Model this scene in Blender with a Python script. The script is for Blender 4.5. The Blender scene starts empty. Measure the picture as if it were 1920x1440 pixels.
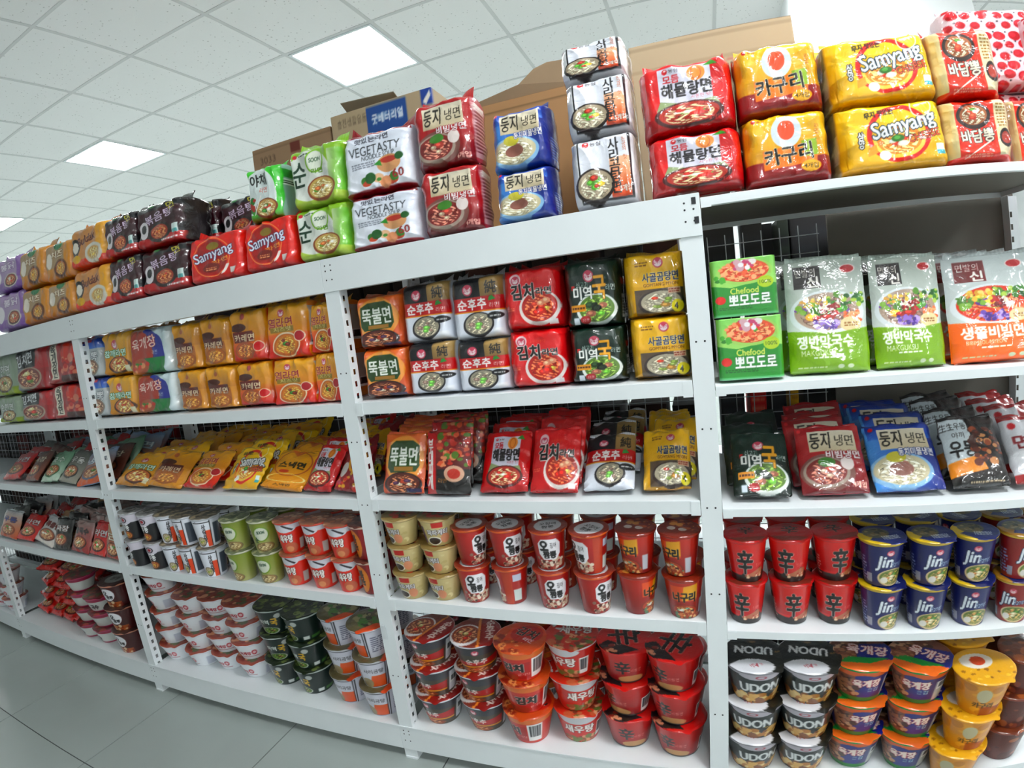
import bpy, math, random
import numpy as np
from mathutils import Vector, Matrix, Euler

# ------------------------------------------------------------------ camera, world, light, exposure
SC = bpy.context.scene
COL = SC.collection
cam = bpy.data.cameras.new('camera')
cam.type = 'PANO'
cam.panorama_type = 'FISHEYE_LENS_POLYNOMIAL'
cam.sensor_fit = 'HORIZONTAL'
cam.sensor_width = 36.0
cam.sensor_height = 27.0
cam.fisheye_fov = math.radians(150)
cam.fisheye_polynomial_k0 = 0.0
cam.fisheye_polynomial_k1 = -0.051979481785
cam.fisheye_polynomial_k2 = -0.000250127350
cam.fisheye_polynomial_k3 = 6.48110087e-05
cam.fisheye_polynomial_k4 = -1.76996778e-06
cam.clip_start = 0.01
cam.clip_end = 100
cam_ob = bpy.data.objects.new('camera', cam)
COL.objects.link(cam_ob)
cam_ob.matrix_world = Matrix(((0.9377109, 0.0683175, 0.3406332, 0.93300),
                              (0.3272957, 0.1551114, -0.9321041, -1.19416),
                              (-0.1165151, 0.9855319, 0.1230896, 1.30631),
                              (0, 0, 0, 1)))
SC.camera = cam_ob

world = bpy.data.worlds.new('world')
SC.world = world
world.use_nodes = True
world.node_tree.nodes['Background'].inputs[0].default_value = (0.75, 0.85, 1.0, 1)
world.node_tree.nodes['Background'].inputs[1].default_value = 0.3

PANEL_STRENGTH = 47.0
SC.view_settings.view_transform = 'Standard'
SC.view_settings.look = 'None'
SC.view_settings.gamma = 1.0
SC.view_settings.use_curve_mapping = False
SC.view_settings.exposure = 0.0
SC.cycles.use_denoising = True
SC.cycles.max_bounces = 7
SC.cycles.diffuse_bounces = 4
SC.cycles.glossy_bounces = 3
SC.cycles.use_adaptive_sampling = True
SC.cycles.adaptive_threshold = 0.02
SC.cycles.sample_clamp_indirect = 6.0

# ------------------------------------------------------------------ helpers
def hexc(h):
    if not isinstance(h, str):
        return tuple(h)
    h = h.lstrip('#')
    return tuple(int(h[i:i + 2], 16) / 255 for i in (0, 2, 4))

def lin(a):
    a = np.asarray(a, dtype=float)
    return np.where(a <= 0.04045, a / 12.92, ((a + 0.055) / 1.055) ** 2.4)

def lcol(h):
    return tuple(float(v) for v in lin(hexc(h))) + (1.0,)

def tag(o, label=None, cat=None, group=None, kind=None):
    if label: o['label'] = label
    if cat: o['category'] = cat
    if group: o['group'] = group
    if kind: o['kind'] = kind
    return o

def link(name, me, parent=None, loc=None, rot=None):
    o = bpy.data.objects.new(name, me)
    COL.objects.link(o)
    if parent is not None: o.parent = parent
    if loc is not None: o.location = loc
    if rot is not None: o.rotation_euler = rot
    return o

def grid_mesh(name, P, faces, mats=(), smooth=True, colors=None, fmat=None):
    me = bpy.data.meshes.new(name)
    P = np.asarray(P, dtype=np.float32)
    F = np.asarray(faces, dtype=np.int32)
    n = len(F); k = F.shape[1]
    me.vertices.add(len(P)); me.vertices.foreach_set('co', P.ravel())
    me.loops.add(n * k); me.loops.foreach_set('vertex_index', F.ravel())
    me.polygons.add(n)
    me.polygons.foreach_set('loop_start', np.arange(n, dtype=np.int32) * k)
    me.polygons.foreach_set('use_smooth', np.full(n, smooth))
    if fmat is not None: me.polygons.foreach_set('material_index', np.asarray(fmat, dtype=np.int32))
    me.update(calc_edges=True)
    if colors is not None:
        at = me.color_attributes.new('print', 'FLOAT_COLOR', 'POINT')
        c = np.ones((len(P), 4), dtype=np.float32); c[:, :3] = lin(np.clip(colors, 0, 1))
        at.data.foreach_set('color', c.ravel())
    for m in mats: me.materials.append(m)
    return me

class MB:
    """collects boxes and bars and builds them as one mesh"""
    def __init__(s): s.v = []; s.f = []
    def box(s, x0, y0, z0, x1, y1, z1):
        b = len(s.v)
        s.v += [(x0, y0, z0), (x1, y0, z0), (x1, y1, z0), (x0, y1, z0), (x0, y0, z1), (x1, y0, z1), (x1, y1, z1), (x0, y1, z1)]
        s.f += [tuple(b + i for i in q) for q in ((3, 2, 1, 0), (4, 5, 6, 7), (0, 1, 5, 4), (1, 2, 6, 5), (2, 3, 7, 6), (3, 0, 4, 7))]
        return s
    def rod(s, p, q, r, n=6):
        p = Vector(p); q = Vector(q); d = (q - p).normalized()
        a = d.orthogonal().normalized(); c = d.cross(a); b = len(s.v)
        for e in (p, q):
            for i in range(n):
                t = 2 * math.pi * i / n
                s.v.append(tuple(e + (a * math.cos(t) + c * math.sin(t)) * r))
        for i in range(n):
            j = (i + 1) % n
            s.f.append((b + i, b + j, b + n + j, b + n + i))
        s.f.append(tuple(b + i for i in range(n))[::-1]); s.f.append(tuple(b + n + i for i in range(n)))
        return s
    def disc(s, c, r, n=10, nrm='y'):
        b = len(s.v)
        for i in range(n):
            t = 2 * math.pi * i / n
            s.v.append((c[0] + r * math.cos(t), c[1], c[2] + r * math.sin(t)))
        s.f.append(tuple(range(b, b + n)))
        return s
    def plate(s, pts, th):
        """a flat quad list of 4 points given thickness along its normal"""
        a, b_, c, d = [Vector(p) for p in pts]
        n = (b_ - a).cross(d - a).normalized() * th; b = len(s.v)
        s.v += [tuple(p) for p in (a, b_, c, d)] + [tuple(p + n) for p in (a, b_, c, d)]
        s.f += [tuple(b + i for i in q) for q in ((3, 2, 1, 0), (4, 5, 6, 7), (0, 1, 5, 4), (1, 2, 6, 5), (2, 3, 7, 6), (3, 0, 4, 7))]
        return s
    def mesh(s, name, mat, bevel=0.0, smooth=False):
        me = bpy.data.meshes.new(name); me.from_pydata(s.v, [], s.f); me.update()
        me.materials.append(mat)
        if smooth: me.polygons.foreach_set('use_smooth', [True] * len(me.polygons))
        return me
    def build(s, name, mat, parent=None, loc=None, bevel=0.0, smooth=False):
        o = link(name, s.mesh(name, mat, smooth=smooth), parent, loc)
        if bevel:
            m = o.modifiers.new('bevel', 'BEVEL'); m.width = bevel; m.segments = 2; m.limit_method = 'ANGLE'
        return o

# ------------------------------------------------------------------ materials
def mat_new(name):
    m = bpy.data.materials.new(name); m.use_nodes = True
    return m, m.node_tree.nodes, m.node_tree.links, m.node_tree.nodes['Principled BSDF']

def mat_plain(name, col, rough=0.5, var=0.04, scale=6.0, bump=0.0, bscale=60.0, metal=0.0, coat=0.0):
    m, N, L, b = mat_new(name)
    c = lcol(col)
    tex = N.new('ShaderNodeTexNoise'); tex.inputs['Scale'].default_value = scale; tex.inputs['Detail'].default_value = 4
    tc = N.new('ShaderNodeTexCoord'); L.new(tc.outputs['Object'], tex.inputs['Vector'])
    ramp = N.new('ShaderNodeValToRGB')
    ramp.color_ramp.elements[0].position = 0.3; ramp.color_ramp.elements[1].position = 0.7
    ramp.color_ramp.elements[0].color = tuple(max(0, v * (1 - var)) for v in c[:3]) + (1,)
    ramp.color_ramp.elements[1].color = tuple(min(1, v * (1 + var)) for v in c[:3]) + (1,)
    L.new(tex.outputs['Fac'], ramp.inputs['Fac']); L.new(ramp.outputs['Color'], b.inputs['Base Color'])
    b.inputs['Roughness'].default_value = rough; b.inputs['Metallic'].default_value = metal
    b.inputs['Coat Weight'].default_value = coat; b.inputs['Coat Roughness'].default_value = 0.1
    if bump:
        t2 = N.new('ShaderNodeTexNoise'); t2.inputs['Scale'].default_value = bscale; t2.inputs['Detail'].default_value = 3
        L.new(tc.outputs['Object'], t2.inputs['Vector'])
        bp = N.new('ShaderNodeBump'); bp.inputs['Strength'].default_value = bump; bp.inputs['Distance'].default_value = 0.002
        L.new(t2.outputs['Fac'], bp.inputs['Height']); L.new(bp.outputs['Normal'], b.inputs['Normal'])
    return m

def mat_print(name, rough, coat, bump, bscale, coatr=0.08):
    """printed packaging: the print's colours come with the mesh, the film's wrinkles from noise"""
    m, N, L, b = mat_new(name)
    at = N.new('ShaderNodeAttribute'); at.attribute_name = 'print'
    L.new(at.outputs['Color'], b.inputs['Base Color'])
    b.inputs['Roughness'].default_value = rough
    b.inputs['Coat Weight'].default_value = coat; b.inputs['Coat Roughness'].default_value = coatr
    if bump:
        tc = N.new('ShaderNodeTexCoord')
        t = N.new('ShaderNodeTexNoise'); t.inputs['Scale'].default_value = bscale; t.inputs['Detail'].default_value = 3
        t.inputs['Distortion'].default_value = 1.2
        L.new(tc.outputs['Object'], t.inputs['Vector'])
        bp = N.new('ShaderNodeBump'); bp.inputs['Strength'].default_value = bump; bp.inputs['Distance'].default_value = 0.003
        L.new(t.outputs['Fac'], bp.inputs['Height']); L.new(bp.outputs['Normal'], b.inputs['Normal'])
        L.new(bp.outputs['Normal'], b.inputs['Coat Normal'])
    return m

M_FILM = mat_print('printed_film', 0.33, 0.9, 0.9, 26.0, 0.05)
M_CUP = mat_print('printed_cup', 0.36, 0.6, 0.22, 30.0, 0.06)
M_LID = mat_print('printed_lid', 0.33, 0.6, 0.5, 40.0, 0.06)
M_CARTON = mat_print('printed_carton', 0.75, 0.0, 0.15, 18.0)
M_WHITE = mat_plain('white_enamel', '#e4eaec', 0.42, 0.03, 5.0, 0.05, 40.0)
M_DOT = mat_plain('dark_hole', '#2a2c30', 0.7)
M_WALL = mat_plain('white_wall_paint', '#e9ecec', 0.8, 0.02)
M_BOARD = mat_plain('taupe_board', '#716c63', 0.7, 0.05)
M_WIRE = mat_plain('steel_wire', '#b9bcc0', 0.35, 0.02, metal=0.7)
M_FLOOR = mat_plain('floor_tile_glaze', '#a3aca8', 0.25, 0.035, 3.0)
M_GROUT = mat_plain('dark_grout', '#2f3535', 0.9)
M_TBAR = mat_plain('ceiling_grid', '#cfd0ce', 0.6)
M_KRAFT = mat_plain('kraft_cardboard', '#a98f70', 0.85, 0.06, 9.0, 0.1)
M_KRAFTD = mat_plain('grey_cardboard', '#8e8474', 0.85, 0.06)
M_PLASTIC = mat_plain('clear_plastic_tag', '#d8dde0', 0.2)

def mat_ceiling():
    m, N, L, b = mat_new('mineral_ceiling_tile')
    tc = N.new('ShaderNodeTexCoord')
    v = N.new('ShaderNodeTexVoronoi'); v.inputs['Scale'].default_value = 34.0; v.inputs['Randomness'].default_value = 1.0
    geo = N.new('ShaderNodeNewGeometry'); L.new(geo.outputs['Position'], v.inputs['Vector'])
    n = N.new('ShaderNodeTexNoise'); n.inputs['Scale'].default_value = 6.0; L.new(geo.outputs['Position'], n.inputs['Vector'])
    mth = N.new('ShaderNodeMath'); mth.operation = 'MULTIPLY'; mth.inputs[1].default_value = 0.26
    L.new(n.outputs['Fac'], mth.inputs[0])
    lt = N.new('ShaderNodeMath'); lt.operation = 'LESS_THAN'
    L.new(v.outputs['Distance'], lt.inputs[0]); L.new(mth.outputs[0], lt.inputs[1])
    mix = N.new('ShaderNodeMix'); mix.data_type = 'RGBA'
    mix.inputs['A'].default_value = lcol('#f2f2f0'); mix.inputs['B'].default_value = lcol('#c9c8c5')
    L.new(lt.outputs[0], mix.inputs['Factor']); L.new(mix.outputs['Result'], b.inputs['Base Color'])
    b.inputs['Roughness'].default_value = 0.9
    return m
M_CEIL = mat_ceiling()

def mat_emit(name, col, s):
    m, N, L, b = mat_new(name)
    b.inputs['Base Color'].default_value = (0.8, 0.8, 0.8, 1)
    b.inputs['Emission Color'].default_value = lcol(col); b.inputs['Emission Strength'].default_value = s
    return m
M_LAMP = mat_emit('led_panel_diffuser', '#fafdff', PANEL_STRENGTH)

# ------------------------------------------------------------------ the room
RX0, RX1, RY0, RY1, RZ = -13.2, 6.0, -5.16, 9.2, 3.002
GX, GY, T = -1.197, 1.437, 0.6
fl = MB().box(RX0, RY0, -0.05, RX1, RY1, -0.003).build('floor', M_GROUT); tag(fl, kind='structure')
tile_me = MB().box(0.0022, 0.0022, -0.003, T - 0.0022, T - 0.0022, 0.0).mesh('tile', M_FLOOR)
FX0, FY0 = -2.2638, -0.444
rest = MB()
for i in range(-18, 14):
    for j in range(-8, 17):
        x, y = FX0 + i * T, FY0 + j * T
        if x < RX0 or x + T > RX1 or y < RY0 or y + T > RY1: continue
        if -7 <= i <= 6 and -4 <= j <= 2:
            link('tile', tile_me, fl, (x, y, 0))
        else:
            rest.box(x + 0.0022, y + 0.0022, -0.003, x + T - 0.0022, y + T - 0.0022, 0.0)
tag(rest.build('tile_field', M_FLOOR, fl), kind='stuff')

ce = MB().box(RX0, RY0, RZ + 0.012, RX1, RY1, RZ + 0.06).build('ceiling', M_TBAR); tag(ce, kind='structure')
ctile = MB().box(0.006, 0.006, 0, T - 0.006, T - 0.006, 0.012)
ctile_me = ctile.mesh('ceiling_tile', M_CEIL)
cells = []
for i in range(-20, 12):
    for j in range(-12, 14):
        x, y = GX + i * T, GY + j * T
        if x < RX0 or x + T > RX1 + .01 or y < RY0 or y + T > RY1 + .01: continue
        cells.append((i, j, x, y))
def is_lamp(i, j):      # unseen front-aisle panels kept only at the right, so light falls off leftward
    return i % 4 == 0 and j % 4 == 0 and not (j < 0 and i < (4 if j == -4 else 2))
lamps = [c for c in cells if is_lamp(c[0], c[1])]
plain = [c for c in cells if not is_lamp(c[0], c[1])]
def ckey(c):
    vis = c[3] > -0.5 and c[2] < 4.5
    return (0 if vis else 1, math.hypot(c[2] + 1.5, c[3] - 1.5))
plain.sort(key=ckey)
for c in plain[:290]: link('ceiling_tile', ctile_me, ce, (c[2], c[3], RZ))
rest = MB()
for c in plain[290:]:
    rest.box(c[2] + .006, c[3] + .006, RZ, c[2] + T - .006, c[3] + T - .006, RZ + .012)
tag(rest.build('ceiling_tile_field', M_CEIL, ce), kind='stuff')
tb = MB()
for i in range(-20, 13):
    x = GX + i * T
    if RX0 <= x <= RX1: tb.box(x - .011, RY0, RZ - .002, x + .011, RY1, RZ + .003)
for j in range(-12, 14):
    y = GY + j * T
    if RY0 <= y <= RY1: tb.box(RX0, y - .011, RZ - .0021, RX1, y + .011, RZ + .0031)
tb.build('grid_bars', M_TBAR, ce)
frame_me = MB().box(.012, .012, -.006, T - .012, .03, .012).box(.012, T - .03, -.006, T - .012, T - .012, .012).box(.012, .03, -.006, .03, T - .03, .012).box(T - .03, .03, -.006, T - .012, T - .03, .012).mesh('frame', M_WHITE)
diff_me = MB().box(.03, .03, -.002, T - .03, T - .03, .004).mesh('diffuser', M_LAMP)
LAMPLAB = {(-4, 0): 'square white ceiling light second from the right, above the far yellow packs', (0, 0): 'largest square white ceiling light, left of the printed cardboard box',
           (-8, 0): 'square white ceiling light cut by the left edge of the photo'}
NW = ['first', 'second', 'third', 'fourth', 'fifth', 'sixth', 'seventh', 'eighth', 'ninth', 'tenth']
for i, j, x, y in lamps:
    o = link('ceiling_light', None, None, (x, y, RZ))
    tag(o, LAMPLAB.get((i, j), f'square ceiling light, {NW[(i + 20) // 4]} from the left wall in the {NW[(j + 12) // 4]} row from the front wall'), 'ceiling light', 'square ceiling lights' if (i, j) in LAMPLAB else None)
    link('frame', frame_me, o); link('diffuser', diff_me, o)

for nm, b in (('wall_left', (RX0 - .1, RY0, 0, RX0, RY1, RZ + .01)), ('wall_right', (RX1, RY0, 0, RX1 + .1, RY1, RZ + .01)),
              ('wall_back', (RX0 - .1, RY1, 0, RX1 + .1, RY1 + .1, RZ + .01)), ('wall_front', (RX0 - .1, RY0 - .1, 0, RX1 + .1, RY0, RZ + .01)),
              ('wall_column', (1.612, 2.0, 0, 2.56, 2.75, RZ)), ('wall_pier', (1.25, 3.2, 0, 2.1, 4.1, RZ))):
    tag(MB().box(*b).build(nm, M_WALL), kind='structure')
for nm, b in (('baseboard_left', (RX0, RY0, 0, RX0 + .012, RY1, .1)), ('baseboard_back', (RX0, RY1 - .012, 0, RX1, RY1, .1))):
    tag(MB().box(*b).build(nm, M_WHITE), kind='structure')

# ------------------------------------------------------------------ shelving
TZ, TB = 1.5166, 1.4292
PW = 0.045
POSTS = [-3.588, -2.392, -1.1963, 0.0, 0.9073, 1.75]
DEP = 0.45
unit = link('shelving_unit', None, None, (0, 0, 0))
tag(unit, 'long white metal shelving unit of slotted posts and shelves full of noodles', 'shelving')

def slotted(bm, x0, x1, z0, z1, y0, y1, axis, pitch=0.033, sw=0.011, sh=0.015):
    """a slotted plate: two rails joined by rungs between real slots. axis 'x': the plate faces x, 'y': it faces y"""
    n = int((z1 - z0 - 0.02) / pitch)
    if axis == 'x':
        m = (y0 + y1) / 2; a, b = m - sw / 2, m + sw / 2
        bm.box(x0, y0, z0, x1, a, z1); bm.box(x0, b, z0, x1, y1, z1)
        zc = z0
        for k in range(n):
            zs = z0 + 0.015 + k * pitch
            bm.box(x0, a, zc, x1, b, zs); zc = zs + sh
        bm.box(x0, a, zc, x1, b, z1)
    else:
        m = (x0 + x1) / 2; a, b = m - sw / 2, m + sw / 2
        bm.box(x0, y0, z0, a, y1, z1); bm.box(b, y0, z0, x1, y1, z1)
        zc = z0
        for k in range(n):
            zs = z0 + 0.015 + k * pitch
            bm.box(a, y0, zc, b, y1, zs); zc = zs + sh
        bm.box(a, y0, zc, b, y1, z1)

for k, px in enumerate(POSTS):
    b = MB()
    top = TZ - 0.001 if k < 5 else 1.50
    b.box(px, 0.0, 0.0, px + PW, 0.0016, top)
    slotted(b, px + PW - .0016, px + PW, 0.0, top, 0.0016, 0.036, 'x')
    p = b.build('post', M_WHITE, unit)
    d = MB()
    for z in (TZ - .018, TZ - .032, TZ - .056, .105, .092, .068, .30, .63, .84, 1.02, 1.21):
        for dx in (.013, .031):
            d.disc((px + dx, -.0032 if (z > TB or z < .12) else -.0004, z), .0022)
    if k == 4:
        d.box(px + .028, -.0036, TZ - .022, px + .037, -.0033, TZ - .008); d.box(px + .031, -.0036, TZ - .062, px + .040, -.0033, TZ - .048)
    tag(d.build('bolt_holes', M_DOT, p), kind='stuff')
    MB().box(px + .004, -.004, 0, px + PW - .002, .03, .006).build('foot', M_WHITE, p)
    b = MB(); slotted(b, px, px + PW, 0.0, top - .01, DEP - .0016, DEP, 'y')
    b.box(px, DEP - .04, 0, px + .0016, DEP, top - .01)
    b.build('rear_post', M_WHITE, unit)

M_SHELF = M_WHITE
def shelf(x0, x1, zt, zb, name='shelf'):
    g = .0012
    b = MB().box(x0 + g, 0.001, zt - .0016, x1 - g, DEP - .004, zt)
    b.box(x0 + g, -.0006, zb, x1 - g, .001, zt)
    b.box(x0 + g, .001, zb, x1 - g, .016, zb + .0014)
    b.box(x0 + g, DEP - .006, zb, x1 - g, DEP - .004, zt - .0016)
    b.box(x0 + g, .001, zb, x0 + g + .0015, DEP - .006, zt - .0016); b.box(x1 - g - .0015, .001, zb, x1 - g, DEP - .006, zt - .0016)
    s = b.build(name, M_SHELF, unit, bevel=.0006)
    for xa, xb in ((x0 + g, x0 + .022), (x1 - .022, x1 - g)):
        MB().box(xa, -.0016, zb - .003, xb, -.0006, zt - .002).build('bracket', M_WHITE, s)
    return s
for k in range(5):
    x0, x1 = POSTS[k] + PW, POSTS[k + 1]
    if k < 4:
        s = MB().box(POSTS[k] if k else POSTS[0], -.0028, TB, POSTS[k + 1] + (PW if k == 3 else 0) - .0006, -.0004, TZ).box(x0, -.0004, TZ - .0016, x1, DEP - .004, TZ).box(x0, -.0004, TB, x1, .02, TB + .0014)
        s.build('top_shelf', M_WHITE, unit, bevel=.0006)
        for a, c in ((1.1282, 1.0949), (.857, .8256), (.5568, .5239)): shelf(x0, x1, a, c)
        s = MB().box(POSTS[k], -.0028, .0342, POSTS[k + 1] - .0006, -.0004, .1203).box(x0 - .01, -.0004, .1187, x1, DEP - .004, .1203).box(x0 - .01, -.0052, .1170, x1 + .03, -.0028, .1215)
    else:
        sd = shelf(x0, x1, 1.5059, 1.4876)
        MB().box(x0 + .004, .018, 1.5008, x1 - .004, DEP - .008, 1.5040).build('underside_shade', M_BOARD, sd)  # dark plate puts the shade under this shelf into its colour
        for a, c in ((1.1117, 1.0931), (.837, .8183), (.537, .5177)): shelf(x0, x1, a, c)
        s = MB().box(POSTS[k], -.0028, .0342, POSTS[k + 1] + PW, -.0004, .1203).box(x0, -.0004, .1187, x1, DEP - .004, .1203)
    s.build('base_shelf', M_WHITE, unit, bevel=.0006)
# wire mesh along the back, taupe board behind the right bay
YM = .475
def wires(xa, xb, za, zb):
    w = MB(); x = xa
    while x <= xb + 1e-6: w.rod((x, YM, za), (x, YM, zb), .0014, 5); x += .0493
    z = za
    while z <= zb + 1e-6: w.rod((xa, YM - .0028, z), (xb, YM - .0028, z), .0014, 5); z += .0493
    return w
for xa, xb in ((-3.54, -2.4), (-2.34, -1.21), (-1.14, -.02), (.06, .90), (.97, 1.27)):
    g = wires(xa, xb, .16, 1.14 if xa < .9 else 1.47).build('wire_mesh_panel', M_WIRE)
    tag(g, {-3.54: 'steel wire mesh panel beyond the far left bay', -2.34: 'steel wire mesh panel at the back of the far left bay', -1.14: 'steel wire mesh panel at the back of the left bay',
            .06: 'steel wire mesh panel at the back of the centre bay', .97: 'narrow steel wire mesh panel beside the taupe board, right bay'}[xa], 'mesh panel', 'wire mesh panels behind the shelves')
g = MB().box(1.290, .458, .15, 1.79, .47, 1.504).build('back_board', M_BOARD, bevel=.001)
tag(g, 'plain taupe back board closing the back of the right bay', 'board')
g = MB().box(.006, -.0045, .425, .020, -.0030, .465).box(.008, -.0052, .462, .018, -.0030, .470).build('label_holder', M_PLASTIC)
tag(g, 'small clear plastic label holder on the post left of the centre bay', 'label holder')
# ------------------------------------------------------------------ flat print: a small scan converter, its result goes into the mesh's colours
_txt = {}
def text_tris(s, vert=False):
    key = (s, vert)
    if key in _txt: return _txt[key]
    cu = bpy.data.curves.new('t', 'FONT'); cu.body = '\n'.join(s) if vert else s
    cu.resolution_u = 3; cu.align_x = 'CENTER'
    if vert: cu.space_line = 0.78
    o = bpy.data.objects.new('t', cu); COL.objects.link(o)
    dg = bpy.context.evaluated_depsgraph_get()
    me = o.evaluated_get(dg).to_mesh(); me.calc_loop_triangles()
    co = np.empty(len(me.vertices) * 3, dtype=np.float32); me.vertices.foreach_get('co', co)
    tr = np.empty(len(me.loop_triangles) * 3, dtype=np.int32); me.loop_triangles.foreach_get('vertices', tr)
    o.to_mesh_clear(); bpy.data.objects.remove(o); bpy.data.curves.remove(cu)
    P = co.reshape(-1, 3)[:, :2]
    if len(P) == 0: P = np.zeros((3, 2)); tr = np.array([0, 1, 2])
    lo = P.min(0); hi = P.max(0)
    P = (P - lo) / np.maximum(hi - lo, 1e-6) - .5
    _txt[key] = P[tr.reshape(-1, 3)]
    return _txt[key]

def inks(a):
    a = np.asarray(a, float); g = a.mean(-1, keepdims=True)
    return np.clip(g + (a - g) * 1.12, 0, 1) ** (1.34 - .22 * g)

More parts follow.
